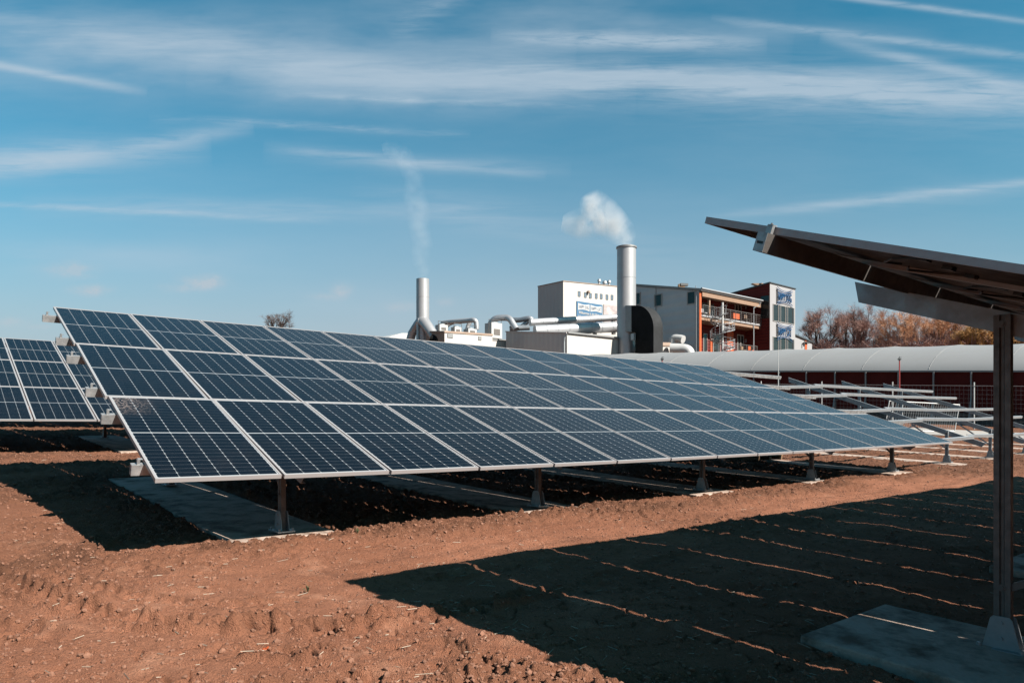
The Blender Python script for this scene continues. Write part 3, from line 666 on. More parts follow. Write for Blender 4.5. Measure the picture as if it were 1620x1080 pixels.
mb.build('wall', 'hallwall', hall)
mb = MB(); mb.add([hp(HT0, .02, heave(HT0) - .02), hp(HT1, .02, heave(HT1) - .02), hp(HT1, .02, heave(HT1) + .10), hp(HT0, .02, heave(HT0) + .10), hp(HT0, -.08, heave(HT0) - .02), hp(HT1, -.08, heave(HT1) - .02), hp(HT1, -.08, heave(HT1) + .10), hp(HT0, -.08, heave(HT0) + .10)],
    [(0, 1, 2, 3), (7, 6, 5, 4), (0, 4, 5, 1), (3, 2, 6, 7), (0, 3, 7, 4), (1, 5, 6, 2)]); mb.build('eave_rail', 'trim', hall)
mb = MB(); mb.add([hp(HT0, .0, hbase(HT0)), hp(HT1, .0, hbase(HT1)), hp(HT1, .0, hbase(HT1) + 1.0), hp(HT0, .0, hbase(HT0) + 1.0), hp(HT0, .118, hbase(HT0)), hp(HT1, .118, hbase(HT1)), hp(HT1, .118, hbase(HT1) + 1.0), hp(HT0, .118, hbase(HT0) + 1.0)],
    [(0, 1, 2, 3), (7, 6, 5, 4), (0, 4, 5, 1), (3, 2, 6, 7), (0, 3, 7, 4), (1, 5, 6, 2)]); mb.build('plinth', 'plinth', hall)
for k in range(-8, 19):
    tau = k * 2.5; mb = MB(); q = hp(tau, -.12, hbase(tau)); mb.cbox(q + UP * (heave(tau) - hbase(tau)) / 2, U * .10, N * .10, UP * (heave(tau) - hbase(tau)))
    a = hp(tau, -.12, hbase(tau) + 2.2); b = hp(tau, -.75, hbase(tau) + .05); mb.tube(a, b, .05, n=6); mb.build('column', 'trim', hall)
# instruments on poles
def instrument(px, ytop, ybot, Y, label):
    T = thing('weather_mast', XY(P(px, Y), zz(ybot, Y)), label, 'mast', 'red masts with small instruments'); b = XY(P(px, Y), zz(ybot, Y)); h = zz(ytop, Y) - b.z; w = Y / F
    mb = MB(); mb.tube(b, b + UP * (h - 5 * w), .9 * w, n=8); mb.build('pole', 'redpole', T)
    mb = MB(); c = b + UP * (h - 4 * w); mb.cbox(c, Vector((4.5 * w, 0, 0)), Vector((0, 3 * w, 0)), UP * 1.8 * w); mb.cbox(c + UP * 2.6 * w + Vector((.6 * w, 0, 0)), Vector((4 * w, 0, .8 * w)), Vector((0, 2 * w, 0)), UP * .9 * w)
    mb.tube(c, c + UP * 4.4 * w, .35 * w, n=6); mb.tube(c - UP * 2.2 * w, c - UP * .4 * w, 1.4 * w, n=8); mb.build('sensor_head', 'black', T)
instrument(1423, 564, 616, 47.5, 'thin red mast with a small dark instrument, standing in front of the hall wall')
instrument(1047.5, 564, 578, 66, 'short red mast with a dark instrument, just above the far end of the central table')
T = thing('lightning_rod', XY(P(1231.3, 49), gnd(*P(1231.3, 49).xy)), 'very thin white rod standing before the hall, left of the tall wire fence posts', 'rod'); mb = MB(); mb.tube(T.location, XY(T.location, zz(553, 49)), .035, .02, n=8); mb.build('rod', 'whitecoat', T); mb = MB(); mb.tube(T.location, T.location + UP * .12, .2, .12, n=10); mb.build('foot', 'concrete', T)
# ---------------------------------------------------------------- wire fence
FY = {1204: 0, 1300: 0, 1412: 0, 1541: 0}
fence = thing('wire_fence', SP(10, 49), 'tall wire mesh fence with slim pale posts in front of the dark red hall wall', 'fence')
fdir = N; fA = P(1541, 44.5)
mb = MB(); taus = []
for px in (1725, 1627, 1541, 1412, 1300, 1204, 1125, 1050):
    k = hit(fA, fdir, px); taus.append(k); q = fA + fdir * k; z0 = gnd(q.x, q.y); zt = zz(606, 44.5) + .052 * k; pb = MB(); pb.tube((q.x, q.y, z0), (q.x, q.y, zt + .06), .042, n=8); pb.build('fence_post', 'whitecoat', fence)
t0, t1 = min(taus), max(taus)
def fz(k): return zz(610, 44.5) + .052 * k
def fb(k): q = fA + fdir * k; return gnd(q.x, q.y) + .03
n = int((t1 - t0) / .25)
for i in range(n + 1):
    k = t0 + (t1 - t0) * i / n; q = fA + fdir * k; mb.tube((q.x, q.y, fb(k)), (q.x, q.y, fz(k)), .0035, n=3, cap=False)
for j in range(11):
    f = j / 10; a = fA + fdir * t0; b = fA + fdir * t1; mb.tube((a.x, a.y, fb(t0) + f * (fz(t0) - fb(t0))), (b.x, b.y, fb(t1) + f * (fz(t1) - fb(t1))), .004 if j < 10 else .02, n=3, cap=False)
mb.build('wire_mesh', 'galv', fence)
tf = thing('fence_panel', pxg(1460, 682), 'loose construction fence panel with tubular frame leaning behind the unfinished rack', 'fence panel')
Yp = 34.0; c4 = [XY(P(1407, Yp), zz(634, Yp)), XY(P(1518, Yp + 1), zz(640, Yp + 1)), XY(P(1510, Yp + 1), zz(682, Yp + 1)), XY(P(1399, Yp), zz(682, Yp))]
mb = MB()
for i in range(4): mb.tube(c4[i], c4[(i + 1) % 4], .025, n=8)
mb.build('frame', 'whitecoat', tf); mb = MB()
for i in range(1, 30): mb.tube(c4[0].lerp(c4[1], i / 30), c4[3].lerp(c4[2], i / 30), .006, n=3, cap=False)
for i in range(1, 8): mb.tube(c4[0].lerp(c4[3], i / 8), c4[1].lerp(c4[2], i / 8), .006, n=3, cap=False)
mb.build('wire_mesh', 'galv', tf)
# ---------------------------------------------------------------- buildings
def shell(parent, A, a, b, za, zb, zc, zd, mats=('cream', 'creamN'), name='wall', zbot=None):
    """solid block: corner A, edge a (front, faces the camera's right), edge b; roof heights at A, A+a, A+a+b, A+b"""
    A, a, b = Vector(A), Vector(a), Vector(b); zb0 = zbot if zbot is not None else min(gnd(*(A).xy), gnd(*(A + b).xy), gnd(*(A + a).xy), gnd(*(A + a + b).xy)) - .3
    p = [A, A + a, A + a + b, A + b]; z = [za, zb, zc, zd]; vs = [XY(q, zb0) for q in p] + [XY(q, h) for q, h in zip(p, z)]
    mb = MB(); mb.add(vs, [(0, 1, 5, 4), (2, 3, 7, 6)], 0); mb.add(vs, [(1, 2, 6, 5), (3, 0, 4, 7)], 1); mb.add(vs, [(4, 5, 6, 7), (3, 2, 1, 0)], 0)
    return mb.build(name, list(mats), parent)
def coping(parent, pts, w=.10, h=.16, m='trim', name='roof_edge'):
    mb = MB()
    for p, q in zip(pts[:-1], pts[1:]):
        d = (q - p).normalized(); s = d.cross(UP).normalized(); mb.cbox((p + q) / 2, (q - p) + d * w * .9, s * w * 2, UP * h)
    return mb.build(name, m, parent)
def window(parent, c, w, h, wall_n, right, mull=(), m='frame', glass='glass', fw=.09, label=None):
    """framed window proud of the wall: c centre on the wall plane"""
    c = Vector(c); n_ = Vector(wall_n); r = Vector(right); fr = MB(); dp = .10
    for sx in (-1, 1): fr.cbox(c + r * sx * (w / 2 - fw / 2) + n_ * dp / 2, r * fw, n_ * dp, UP * h)
    for sz in (-1, 1): fr.cbox(c + UP * sz * (h / 2 - fw / 2) + n_ * dp / 2, r * (w - 2 * fw), n_ * dp, UP * fw)
    for x in mull: fr.cbox(c + r * (x * w) + n_ * dp / 2, r * fw, n_ * dp * .9, UP * (h - 2 * fw))
    o = fr.build('window', m, parent, label=label); g = MB(); g.cbox(c + n_ * .03, r * (w - 2 * fw), n_ * .02, UP * (h - 2 * fw)); g.build('pane', glass, o); return o
SC_ = 1.2
# --- low cream annexe with gutter (front centre)
C1 = P(1003, 104.0); kw = -hit(C1, -U, 897) ; A1 = C1 - U * abs(hit(C1, -U, 897)); ln1 = (C1 - A1).length; kn = hit(A1, N, 800.6)
an = thing('factory_annexe', XY((A1 + C1) / 2, gnd(*A1.xy)), 'low cream clad factory wing with gutter, in front of the big silver chimney', 'factory building')
z1 = zz(526.5, A1.y); zN = zz(524.4, (A1 + N * kn).y); zE = zz(537.6, C1.y)
shell(an, A1, U * ln1, N * kn, z1, zE, zE + (zN - z1), zN)
q = A1 + N * kn; coping(an, [XY(q, zN) - U * .05, XY(A1, z1 + .02) - U * .05], .10, .14, 'creamN')
ml = MB(); ml.cbox((XY(A1, z1) + XY(C1, zE)) / 2 - N * .14 + UP * .05, (XY(C1, zE) - XY(A1, z1)), N * .28, UP * .22); ml.build('gutter', 'trim', an)
ml = MB(); p = A1 - N * .16 + U * .1; p = A1 - U * .16 + N * .25
ml.path([XY(A1 - U * .1 - N * .1, z1 - .1), XY(A1 - U * .16 + N * .25, z1 - .5), XY(p + N * .1, z1 - 1.1), XY(p + N * .1, gnd(*p.xy))], .10, 8); ml.build('downpipe', 'galv', an)
# --- tall cream production building
A2 = P(891, 124.0); kn2 = hit(A2, N, 851); wU = abs(hit(A2, U, 1003)); e2 = A2 + U * wU; b2 = A2 + N * kn2
tall = thing('factory_building', XY(A2 + U * 6 + N * 5, gnd(*A2.xy)), 'tall pale cream factory block with seven small windows and a blue billboard', 'factory building')
zA = zz(444.5, A2.y); zB = zz(453, b2.y); q974 = A2 + U * hit(A2, U, 974); z974 = zz(452.6, q974.y); zE2 = zA + (z974 - zA) * wU / hit(A2, U, 974)
shell(tall, A2, U * wU, N * kn2, zA, zE2, zE2 + (zB - zA), zB)
coping(tall, [XY(b2, zB), XY(A2, zA), XY(e2, zE2)]  , .1, .12, 'beige')
for px, py in ((916, 464.8), (925.7, 466.5), (933.7, 467.7), (943, 468.2), (950.9, 468.8), (960, 470), (968, 470.4)):
    q = A2 + U * hit(A2, U, px); window(tall, XY(q, zz(py, q.y)), .62, .92, -N, U, m='trim', fw=.04, glass='skyglass')
q = A2 + U * hit(A2, U, 929.5); mb = MB(); mb.cbox(XY(q, zz(462, q.y)) - N * .25, U * .45, N * .5, UP * .35); mb.build('vent_hood', 'beige', tall)
# billboard
def bprt(px, py, off=0.0): q = A2 + U * hit(A2, U, px); return XY(q, zz(py, q.y)) - N * off
def text_mesh(body, size, name, m, parent, origin, right, up, depth=.02, warp=0.0, width=None, height=None, bold=0.0):
    cu = bpy.data.curves.new(name, 'FONT'); cu.body = body; cu.size = 1; cu.extrude = .03; cu.offset = bold; cu.align_x = 'CENTER'; cu.align_y = 'CENTER'; cu.resolution_u = 3
    ob = bpy.data.objects.new(name, cu); COL.objects.link(ob); dg = bpy.context.evaluated_depsgraph_get(); me = bpy.data.meshes.new_from_object(ob.evaluated_get(dg)); bpy.data.objects.remove(ob)
    co = np.zeros(len(me.vertices) * 3, np.float32); me.vertices.foreach_get('co', co); co = co.reshape(-1, 3)
    mn, mx = co.min(0), co.max(0); cx = (mn + mx) / 2; W_, H_ = mx[0] - mn[0], mx[1] - mn[1]
    x = (co[:, 0] - cx[0]) / W_ * 2; y = (co[:, 1] - cx[1]) / H_ * 2; zd = np.sign(co[:, 2])
    wv, hv = (width or W_ * size), (height or H_ * size); y = y * (1 + warp * x * x)
    off = wl(parent); r, u_ = Vector(right), Vector(up); n_ = r.cross(u_)
    out = np.array([(Vector(origin) + r * float(a) * wv / 2 + u_ * float(b) * hv / 2 + n_ * float(c) * depth / 2 - off)[:] for a, b, c in zip(x, y, zd)], np.float32)
    me.vertices.foreach_set('co', out.ravel()); me.materials.clear(); me.materials.append(MT[m]); me.update()
    o = bpy.data.objects.new(name, me); COL.objects.link(o); o.parent = parent; return o
bb = thing('billboard', bprt(932, 490, .1), 'blue billboard with white lettering on the tall cream factory wall', 'billboard')
tl, tr_ = bprt(911.5, 476, .05), bprt(952.6, 480.6, .05); wb = (XY(tr_, 0) - XY(tl, 0)).length; hb = 4.6
mb = MB(); mb.cbox((XY(tl, tl.z) + XY(tr_, tl.z)) / 2 - UP * hb / 2 - N * .04, U * wb, N * .06, UP * hb); mb.build('board', 'board', bb)
def bowtie(cx, cz, w, h, off, k=.30, n=12):
    top = []; bot = []
    for i in range(n + 1):
        x = -1 + 2 * i / n; f = 1 - k * (1 - x * x); top.append(cx + U * (x * w / 2) + UP * (h / 2 * f)); bot.append(cx + U * (x * w / 2) - UP * (h / 2 * f))
    return bot + top[::-1]
cb = (tl + XY(tr_, tl.z)) / 2
for sg, tx in ((-1, 'HAPPY DOG'), (1, 'HAPPY CAT')):
    c = cb + U * (sg * wb * .235) - UP * .92 - N * .09; mb = MB(); mb.prism(bowtie(c, 0, wb * .43, 1.25, 0), N * -.02); mb.build('flag', 'signwhite', bb)
    text_mesh(tx, 1, 'lettering', 'signblue', bb, c - N * .04, U, UP, .02, .25, wb * .37, .55)
text_mesh('Willkommen in der Heimat', 1, 'lettering', 'signwhite', bb, cb - UP * 1.95 - N * .10, U, UP, .02, 0, wb * .86, .46, .01)
text_mesh('Haustiere', 1, 'lettering', 'signwhite', bb, cb - UP * 2.62 - N * .10 - U * wb * .22, U, UP, .02, 0, wb * .42, .42, .01)
po = thing('poster', bprt(965, 488, .1), 'pale photo poster right of the blue billboard on the tall cream factory wall', 'poster')
a_, b_ = bprt(954.5, 481, .05), bprt(977, 481, .05); mb = MB(); mb.cbox((a_ + XY(b_, a_.z)) / 2 - UP * 2.1 - N * .04, U * (XY(b_, 0) - XY(a_, 0)).length, N * .06, UP * 4.2); mb.build('print', 'poster', po)
mb = MB()
for (dx, dz, r) in ((-.2, -1.7, .5), (.5, -2.1, .4), (-.7, -.9, .45)): mb.tube((a_ + XY(b_, a_.z)) / 2 + U * dx + UP * dz - N * .07, (a_ + XY(b_, a_.z)) / 2 + U * dx + UP * dz - N * .085, r, n=12)
mb.build('printed_blossom', 'signwhite', po)
for k, (px, pt, pb_, w) in enumerate(((957.5, 441, 452, .35), (966, 444, 453, .45), (973, 443, 454, .4))):
    q = A2 + U * hit(A2, U, px) + N * 1.5; s = q.y / F; T = thing('roof_vent', XY(q, zz(pb_, q.y)), 'small galvanised roof vent on the tall cream block, %s from the left' % ORD[k], 'roof vent', 'roof vents on the tall cream block')
    z0 = zz(pb_ + 3, q.y); z1_ = zz(pt, q.y); mb = MB(); mb.tube(XY(q, z0), XY(q, z1_ - .5), w * .6, n=10); mb.build('pipe', 'galv', T); mb = MB(); mb.tube(XY(q, z1_ - .5), XY(q, z1_ - .1), w, w * .8, n=12); mb.tube(XY(q, z1_ - .1), XY(q, z1_), w * .8, .1, n=12); mb.build('cap', 'spangle', T)
# --- small cream unit, left
C3 = P(779, 100.0); A3 = C3 - U * abs(hit(C3, -U, 703.3)); kn3 = abs(hit(A3, N, 686.7)); z3 = zz(524.6, A3.y); z3e = zz(529.5, C3.y)
un = thing('factory_unit', XY((A3 + C3) / 2, gnd(*A3.xy)), 'low cream plant room with its narrow shaded side coloured brown, between the left chimney and the cooling units', 'factory building')
shell(un, A3, C3 - A3, N * (kn3 + 2), z3, z3e, z3e + .3, z3 + .4, ('cream', 'beige')); coping(un, [XY(A3 + N * (kn3 + 2), z3 + .4), XY(A3, z3), XY(C3, z3e)], .1, .25, 'beige')  # left side wall in beige, its shade put into the colour
for px, py, w, h in ((712, 531, .9, .5), (759, 535, .5, .5)): q = A3 + U * hit(A3, U, px); mb = MB(); mb.cbox(XY(q, zz(py, q.y)) - N * .05, U * w, N * .1, UP * h); mb.build('vent_grille', 'trim', un)
# --- bit of wall between
C4 = P(801, 107); A4 = C4 - U * abs(hit(C4, -U, 776)); T = thing('factory_link', XY(C4, gnd(*C4.xy)), 'narrow cream wall piece between the plant room and the brown-sided wing', 'factory building'); shell(T, A4, C4 - A4, N * 5, zz(537, A4.y), zz(538, C4.y), zz(538, C4.y), zz(537, A4.y), ('cream', 'beige')); coping(T, [XY(A4, zz(537, A4.y)), XY(C4, zz(538, C4.y))], .1, .2)  # side walls in beige too, shade painted into the colour
# --- white low roof at far left of the works
Q = P(655, 112); B_ = Q - U * abs(hit(Q, -U, 612)); T = thing('white_shed', XY(Q, gnd(*Q.xy)), 'low white roofed shed left of the left chimney, peeping over the panels', 'shed')
mb = MB(); poly = [XY(B_ - U * 4, zz(536, B_.y)), XY(Q, zz(536, Q.y)) - UP * .5, XY(Q, zz(527, Q.y)), XY(Q - U * 2.2, zz(528.5, Q.y)), XY(B_, zz(534, B_.y))]; mb.prism(poly, N * 6); mb.build('roof', 'whitecoat', T); shell(T, B_ - U * 3, (Q - B_) * .95, N * 6, zz(537, B_.y), zz(537, B_.y), zz(537, B_.y), zz(537, B_.y), ('cream', 'creamN'))
# --- chimneys
def chimney(px0, px1, pyt, pyb, Y, label, ring):
    c = P((px0 + px1) / 2, Y); r = (px1 - px0) / 2 / F * Y; T = thing('chimney', XY(c, gnd(*c.xy)), label, 'chimney'); z0, zt = gnd(*c.xy), zz(pyt, Y)
    mb = MB(); mb.tube(XY(c, z0), XY(c, zt), r, n=40, cap=False); mb.tube(XY(c, zt - .6), XY(c, zt), r * .94, n=40, cap=False); mb.build('flue', 'stack', T, smooth=True)
    mb = MB()
    for z in ring: mb.path([XY(c, zz(z, Y) - .05), XY(c, zz(z, Y) + .05)], r * 1.02, 40)
    mb.build('weld_ring', 'stack', T)
    return T, c, r, zt
ch1, cc1, cr1, ct1 = chimney(658.6, 679, 441.5, 540, 100, 'shorter silver chimney with slanting inlet pipes, left one of two', (470, 505))
ch2, cc2, cr2, ct2 = chimney(976.2, 1006, 392, 535, 102.2, 'tall wide silver chimney with dark rim, right one of two, giving off white steam', (440,))
mb = MB(); m = []
vs = []
for rr_, z in ((cr2 * 1.0, ct2 - .1), (cr2 * 1.09, ct2 - .1), (cr2 * 1.09, ct2 + .12), (cr2 * .94, ct2 + .12)): vs += [XY(cc2, z) + Vector((math.cos(2 * math.pi * i / 40) * rr_, math.sin(2 * math.pi * i / 40) * rr_, 0)) for i in range(40)]
mb.add(vs, [(k * 40 + i, k * 40 + (i + 1) % 40, ((k + 1) % 4) * 40 + (i + 1) % 40, ((k + 1) % 4) * 40 + i) for k in range(4) for i in range(40)]); mb.build('rim', 'trim', ch2)
def W2(px, py, Y): return XY(P(px, Y), zz(py, Y))
mb = MB(); mb.path([W2(668, 508, 100), W2(673, 512, 99), W2(681, 523, 98.2), W2(689, 535, 97.6), W2(697, 548, 97)], [.95, .8, .72, .72, .72], 20); mb.build('inlet_pipe', 'stack', ch1, smooth=True)
mb = MB(); mb.path([W2(668, 508, 100.5), W2(660, 514, 101), W2(652, 527, 101.3), W2(647, 545, 101.6)], [.9, .6, .6, .6], 20); mb.build('inlet_pipe', 'stack', ch1, smooth=True)
mb = MB(); mb.path([W2(683, 536, 97), W2(696, 539, 96.6)], .62, 16); mb.build('damper', 'blackduct', ch1)
mb = MB()
for d in (-1, 1): mb.cbox(XY(cc1, zz(522, 100)) + Vector((d * .5, -cr1 - .02, 0)), Vector((.05, 0, 0)), Vector((0, .25, 0)), UP * 3.0)
mb.build('stiffener', 'stack', ch1)
# steam
def steam(name, pts, label, dens, seed, aniso=1.0, nscale=.35, cut=.42, soft=.25, ns=9):
    """soft steam as a closed hull filled with uneven scattering volume"""
    mb = MB(); P_ = [Vector(p[0]) for p in pts]; R2 = [p[1] for p in pts]; mb.path(P_, R2, 18); o = mb.build(name, 'white', smooth=True)
    m = bpy.data.materials.new('steam_' + str(seed)); m.use_nodes = True; t = m.node_tree; n = t.nodes; l = t.links; n.clear()
    out = n.new('ShaderNodeOutputMaterial'); pv = n.new('ShaderNodeVolumePrincipled'); pv.inputs['Color'].default_value = (1, .97, .96, 1); pv.inputs['Anisotropy'].default_value = .2; l.new(pv.outputs[0], out.inputs['Volume'])
    c = n.new('ShaderNodeTexCoord'); mn = n.new('ShaderNodeTexNoise'); mn.inputs['Scale'].default_value = nscale; mn.inputs['Detail'].default_value = 5; mn.inputs['Roughness'].default_value = .6; mn.inputs['Distortion'].default_value = .4
    l.new(c.outputs['Object'], mn.inputs['Vector'])
    # radial fall-off: attribute-free, from a few blob centres
    prev = None
    for q, r in pts:
        vm = n.new('ShaderNodeVectorMath'); vm.operation = 'DISTANCE'; l.new(c.outputs['Object'], vm.inputs[0]); vm.inputs[1].default_value = Vector(q)
        dv = n.new('ShaderNodeMath'); dv.operation = 'DIVIDE'; l.new(vm.outputs['Value'], dv.inputs[0]); dv.inputs[1].default_value = max(r, .3)
        if prev is None: prev = dv.outputs[0]
        else:
            mi = n.new('ShaderNodeMath'); mi.operation = 'SMOOTH_MIN'; l.new(prev, mi.inputs[0]); l.new(dv.outputs[0], mi.inputs[1]); mi.inputs[2].default_value = .3; prev = mi.outputs[0]
    mr = n.new('ShaderNodeMapRange'); l.new(prev, mr.inputs[0]); mr.inputs[1].default_value = .95; mr.inputs[2].default_value = .2; mr.inputs[3].default_value = 0; mr.inputs[4].default_value = 1
    m2 = n.new('ShaderNodeMapRange'); l.new(mn.outputs[0], m2.inputs[0]); m2.inputs[1].default_value = cut; m2.inputs[2].default_value = cut + soft
    mu = n.new('ShaderNodeMath'); mu.operation = 'MULTIPLY'; l.new(mr.outputs[0], mu.inputs[0]); l.new(m2.outputs[0], mu.inputs[1])
    mu2 = n.new('ShaderNodeMath'); mu2.operation = 'MULTIPLY'; l.new(mu.outputs[0], mu2.inputs[0]); mu2.inputs[1].default_value = dens; l.new(mu2.outputs[0], pv.inputs['Density'])
    o.data.materials.clear(); o.data.materials.append(m)
    return props(o, label, 'steam', 'steam plumes over the chimneys', 'stuff')
def sp(px, py, Y, rpx): return (tuple(W2(px, py, Y)), rpx / F * Y)
steam('steam_plume', [sp(992, 389, 102, 13), sp(989, 377, 102, 20), sp(980, 364, 102, 26), sp(966, 352, 102, 30), sp(950, 341, 102, 34), sp(940, 325, 102.3, 28), sp(933, 311, 102.6, 19)], 'white steam puff drifting left from the tall chimney', .55, 1, cut=.36, soft=.3)
steam('steam_plume', [sp(956, 350, 103.4, 26), sp(938, 352, 103.4, 29), sp(920, 354, 103.4, 28), sp(903, 355, 103.5, 22), sp(889, 353, 103.6, 13)], 'left wing of the white steam puff beside the tall chimney', .45, 2, cut=.36, soft=.3)
cpts = [(669, 438, 9), (668, 426, 13), (667, 413, 16), (667, 399, 18), (666, 385, 19), (665, 371, 20), (664, 356, 21), (662, 341, 22), (660, 326, 22), (658, 311, 21), (655, 297, 20), (654, 283, 19), (651, 270, 19), (645, 258, 19), (636, 248, 19), (625, 240, 17), (613, 236, 14), (603, 237, 9)]
steam('steam_plume', [sp(a + 2.5 * math.sin(k * 1.9), b, 100, c) for k, (a, b, c) in enumerate(cpts)], 'thin faint steam column rising from the left chimney', .085, 3, cut=.34, soft=.3)
# --- black duct elbow beside the tall chimney
bd = thing('exhaust_duct', XY(P(1020, 99), gnd(*P(1020, 99).xy)), 'big black quarter-round exhaust duct right of the tall chimney', 'duct')
D0 = P(999, 100.0); ex = -N; dirn = ex
def dp(px, py): k = hit(D0, ex, px); q = D0 + ex * k; return XY(q, zz(py, q.y))
poly = [dp(999, 483), dp(1008, 483)] + [dp(1008 + 26 * math.sin(a), 519 - 36 * math.cos(a)) for a in [math.pi / 2 * k / 14 for k in range(1, 15)]] + [dp(1034, 572), dp(1005, 572), dp(1005, 526), dp(999, 524)]
mb = MB(); mb.prism(poly, U * 2.0); mb.mi = [0 if i == 0 else (1 if i != 1 else 1) for i in range(len(mb.mi))]; mb.build('elbow', ['blackduct', 'blackduct_lit'], bd)  # face turned from the sun gets the darker, shaded copy
fl = [dp(989.5, 483), dp(998.8, 483), dp(998.8, 525), dp(989.5, 524)]; mb = MB(); mb.prism(fl, U * 2.0); mb.build('flange', 'trim', bd)
mb = MB(); mb.cbox(dp(1004, 533) - U * .3, -N * .55, U * .4, UP * .9); mb.build('actuator_box', 'galv', bd)
# --- long horizontal pipes in front of the tall block
for nm, a, b, r0, lab in (('factory_pipe', (838.5, 510, 106), (984, 501.5, 112), .53, 'upper of two long silver roof pipes running to the tall chimney'), ('factory_pipe', (846, 523, 104), (984, 516.5, 108), .80, 'lower and thicker of two long silver roof pipes running to the tall chimney')):
    A_, B2 = W2(*a), W2(*b); T = thing(nm, (A_ + B2) / 2, lab, 'pipe', 'silver pipes over the factory roof'); mb = MB(); mb.tube(A_, B2, r0, n=24); mb.build('pipe_run', 'duct', T, smooth=True); mb = MB()
    for k in range(1, 8): c = A_.lerp(B2, k / 8); d = (B2 - A_).normalized(); mb.tube(c - d * .06, c + d * .06, r0 * 1.03, n=24)
    mb.build('joint_ring', 'galv', T, smooth=True); mb = MB()
    for k in (.18, .42, .68, .9): c = A_.lerp(B2, k); mb.cbox(c - UP * (r0 + .15), U * .5, N * .4, UP * .35)
    mb.build('support', 'galv_dark', T)
# --- duct bends and cooling units on the roof
def ducts(label, paths):
    T = thing('roof_duct', Vector(paths[0][0][0]), label, 'duct', 'bent silver ducts on the factory roof')
    for pts, r in paths: mb = MB(); mb.path(pts, r, 18); mb.build('duct_bend', 'duct', T, smooth=True)
def smoothp(pts, n=5):
    pts = [Vector(p) for p in pts]; out = []
    for i in range(len(pts) - 1):
        p0, p1, p2, p3 = pts[max(i - 1, 0)], pts[i], pts[i + 1], pts[min(i + 2, len(pts) - 1)]
        for k in range(n):
            t = k / n; out.append(.5 * ((2 * p1) + (p2 - p0) * t + (2 * p0 - 5 * p1 + 4 * p2 - p3) * t * t + (-p0 + 3 * p1 - 3 * p2 + p3) * t ** 3))
    return out + [pts[-1]]
ducts('silver duct bend over the first cooling unit, right of the left chimney', [(smoothp([W2(700, 511, 112), W2(715, 509, 110), W2(740, 507, 108), W2(750, 506.5, 107), W2(753.5, 511, 107), W2(754, 521, 107)]), .37), (smoothp([W2(744, 509, 109), W2(741, 514, 109), W2(738, 524, 109)]), .3), (smoothp([W2(722, 508, 112), W2(712, 512, 112), W2(703, 518, 112)]), .3)])
ducts('silver duct arch over the large white cooling unit', [(smoothp([W2(776, 512, 111), W2(784, 504, 110.5), W2(800, 502.5, 110), W2(807, 505, 109.5), W2(812, 513, 109), W2(817, 521, 108.5)]), .48)])
ducts('silver duct bend dropping between the cooling unit and the long pipes', [(smoothp([W2(809, 506, 113), W2(822, 506, 112.6), W2(837, 503.5, 112), W2(842, 507, 112), W2(843, 512, 111.5)]), .40), (smoothp([W2(836, 508, 112.5), W2(828, 514, 112.5), W2(824, 518, 112.5)]), .33), ([W2(806, 520, 110), W2(824, 518.5, 110), W2(838, 518, 110)], .42)])
def cooler(px0, px1, pyt, pyb, Y, label, dark=False):
    a, b = P(px0, Y), P(px1, Y); c = (a + b) / 2; w = (b - a).length; z0, z1_ = zz(pyb, Y), zz(pyt, Y); T = thing('cooling_unit', XY(c, z0), label, 'cooling unit', 'cooling units on the factory roof')
    mb = MB(); mb.cbox(XY(c, (z0 + z1_) / 2) + N * .6, U * w * .85, N * w * .7, UP * (z1_ - z0)); mb.build('housing', 'whitecoat', T)
    mb = MB(); q = XY(c, z1_) + N * .6; mb.tube(q, q + UP * .18, w * .30, n=20); mb.build('fan_cowl', 'galv', T)
    mb = MB(); mb.cbox(XY(c, (z0 * .6 + z1_ * .4)) + N * .6 - N * (w * .35 + .02), U * w * .5, N * .04, UP * (z1_ - z0) * .4); mb.build('grille', 'galv_dark', T)
    mb = MB()
    for sx in (-1, 1):
        for sn in (-1, 1): p = XY(c, z0 - 1.4) + N * .6 + U * sx * w * .38 + N * sn * w * .3; mb.tube(p, p + UP * 1.4, .05, n=6)
    mb.build('leg', 'galv_dark', T)
    mb = MB()
    for sx in (-1, 1): p = XY(c, z0) + N * .2 + U * sx * w * .5; mb.tube(p, p + UP * (z1_ - z0 + .5), .04, n=6)
    p = XY(c, z1_ + .5) + N * .2; mb.tube(p - U * w * .5, p + U * w * .5, .04, n=6); mb.build('guard_rail', 'galv_dark', T)
cooler(693, 711, 513.5, 524, 107, 'small cooling unit with guard rail just right of the left chimney')
cooler(718, 733, 517, 526, 106, 'small white cooling unit under the first silver duct bend')
cooler(738, 757, 520, 527, 105, 'low grey cooling unit at the foot of the first duct bend')
cooler(772, 797, 511, 535, 109, 'large white cooling unit with side guard rail, left of the long pipes')
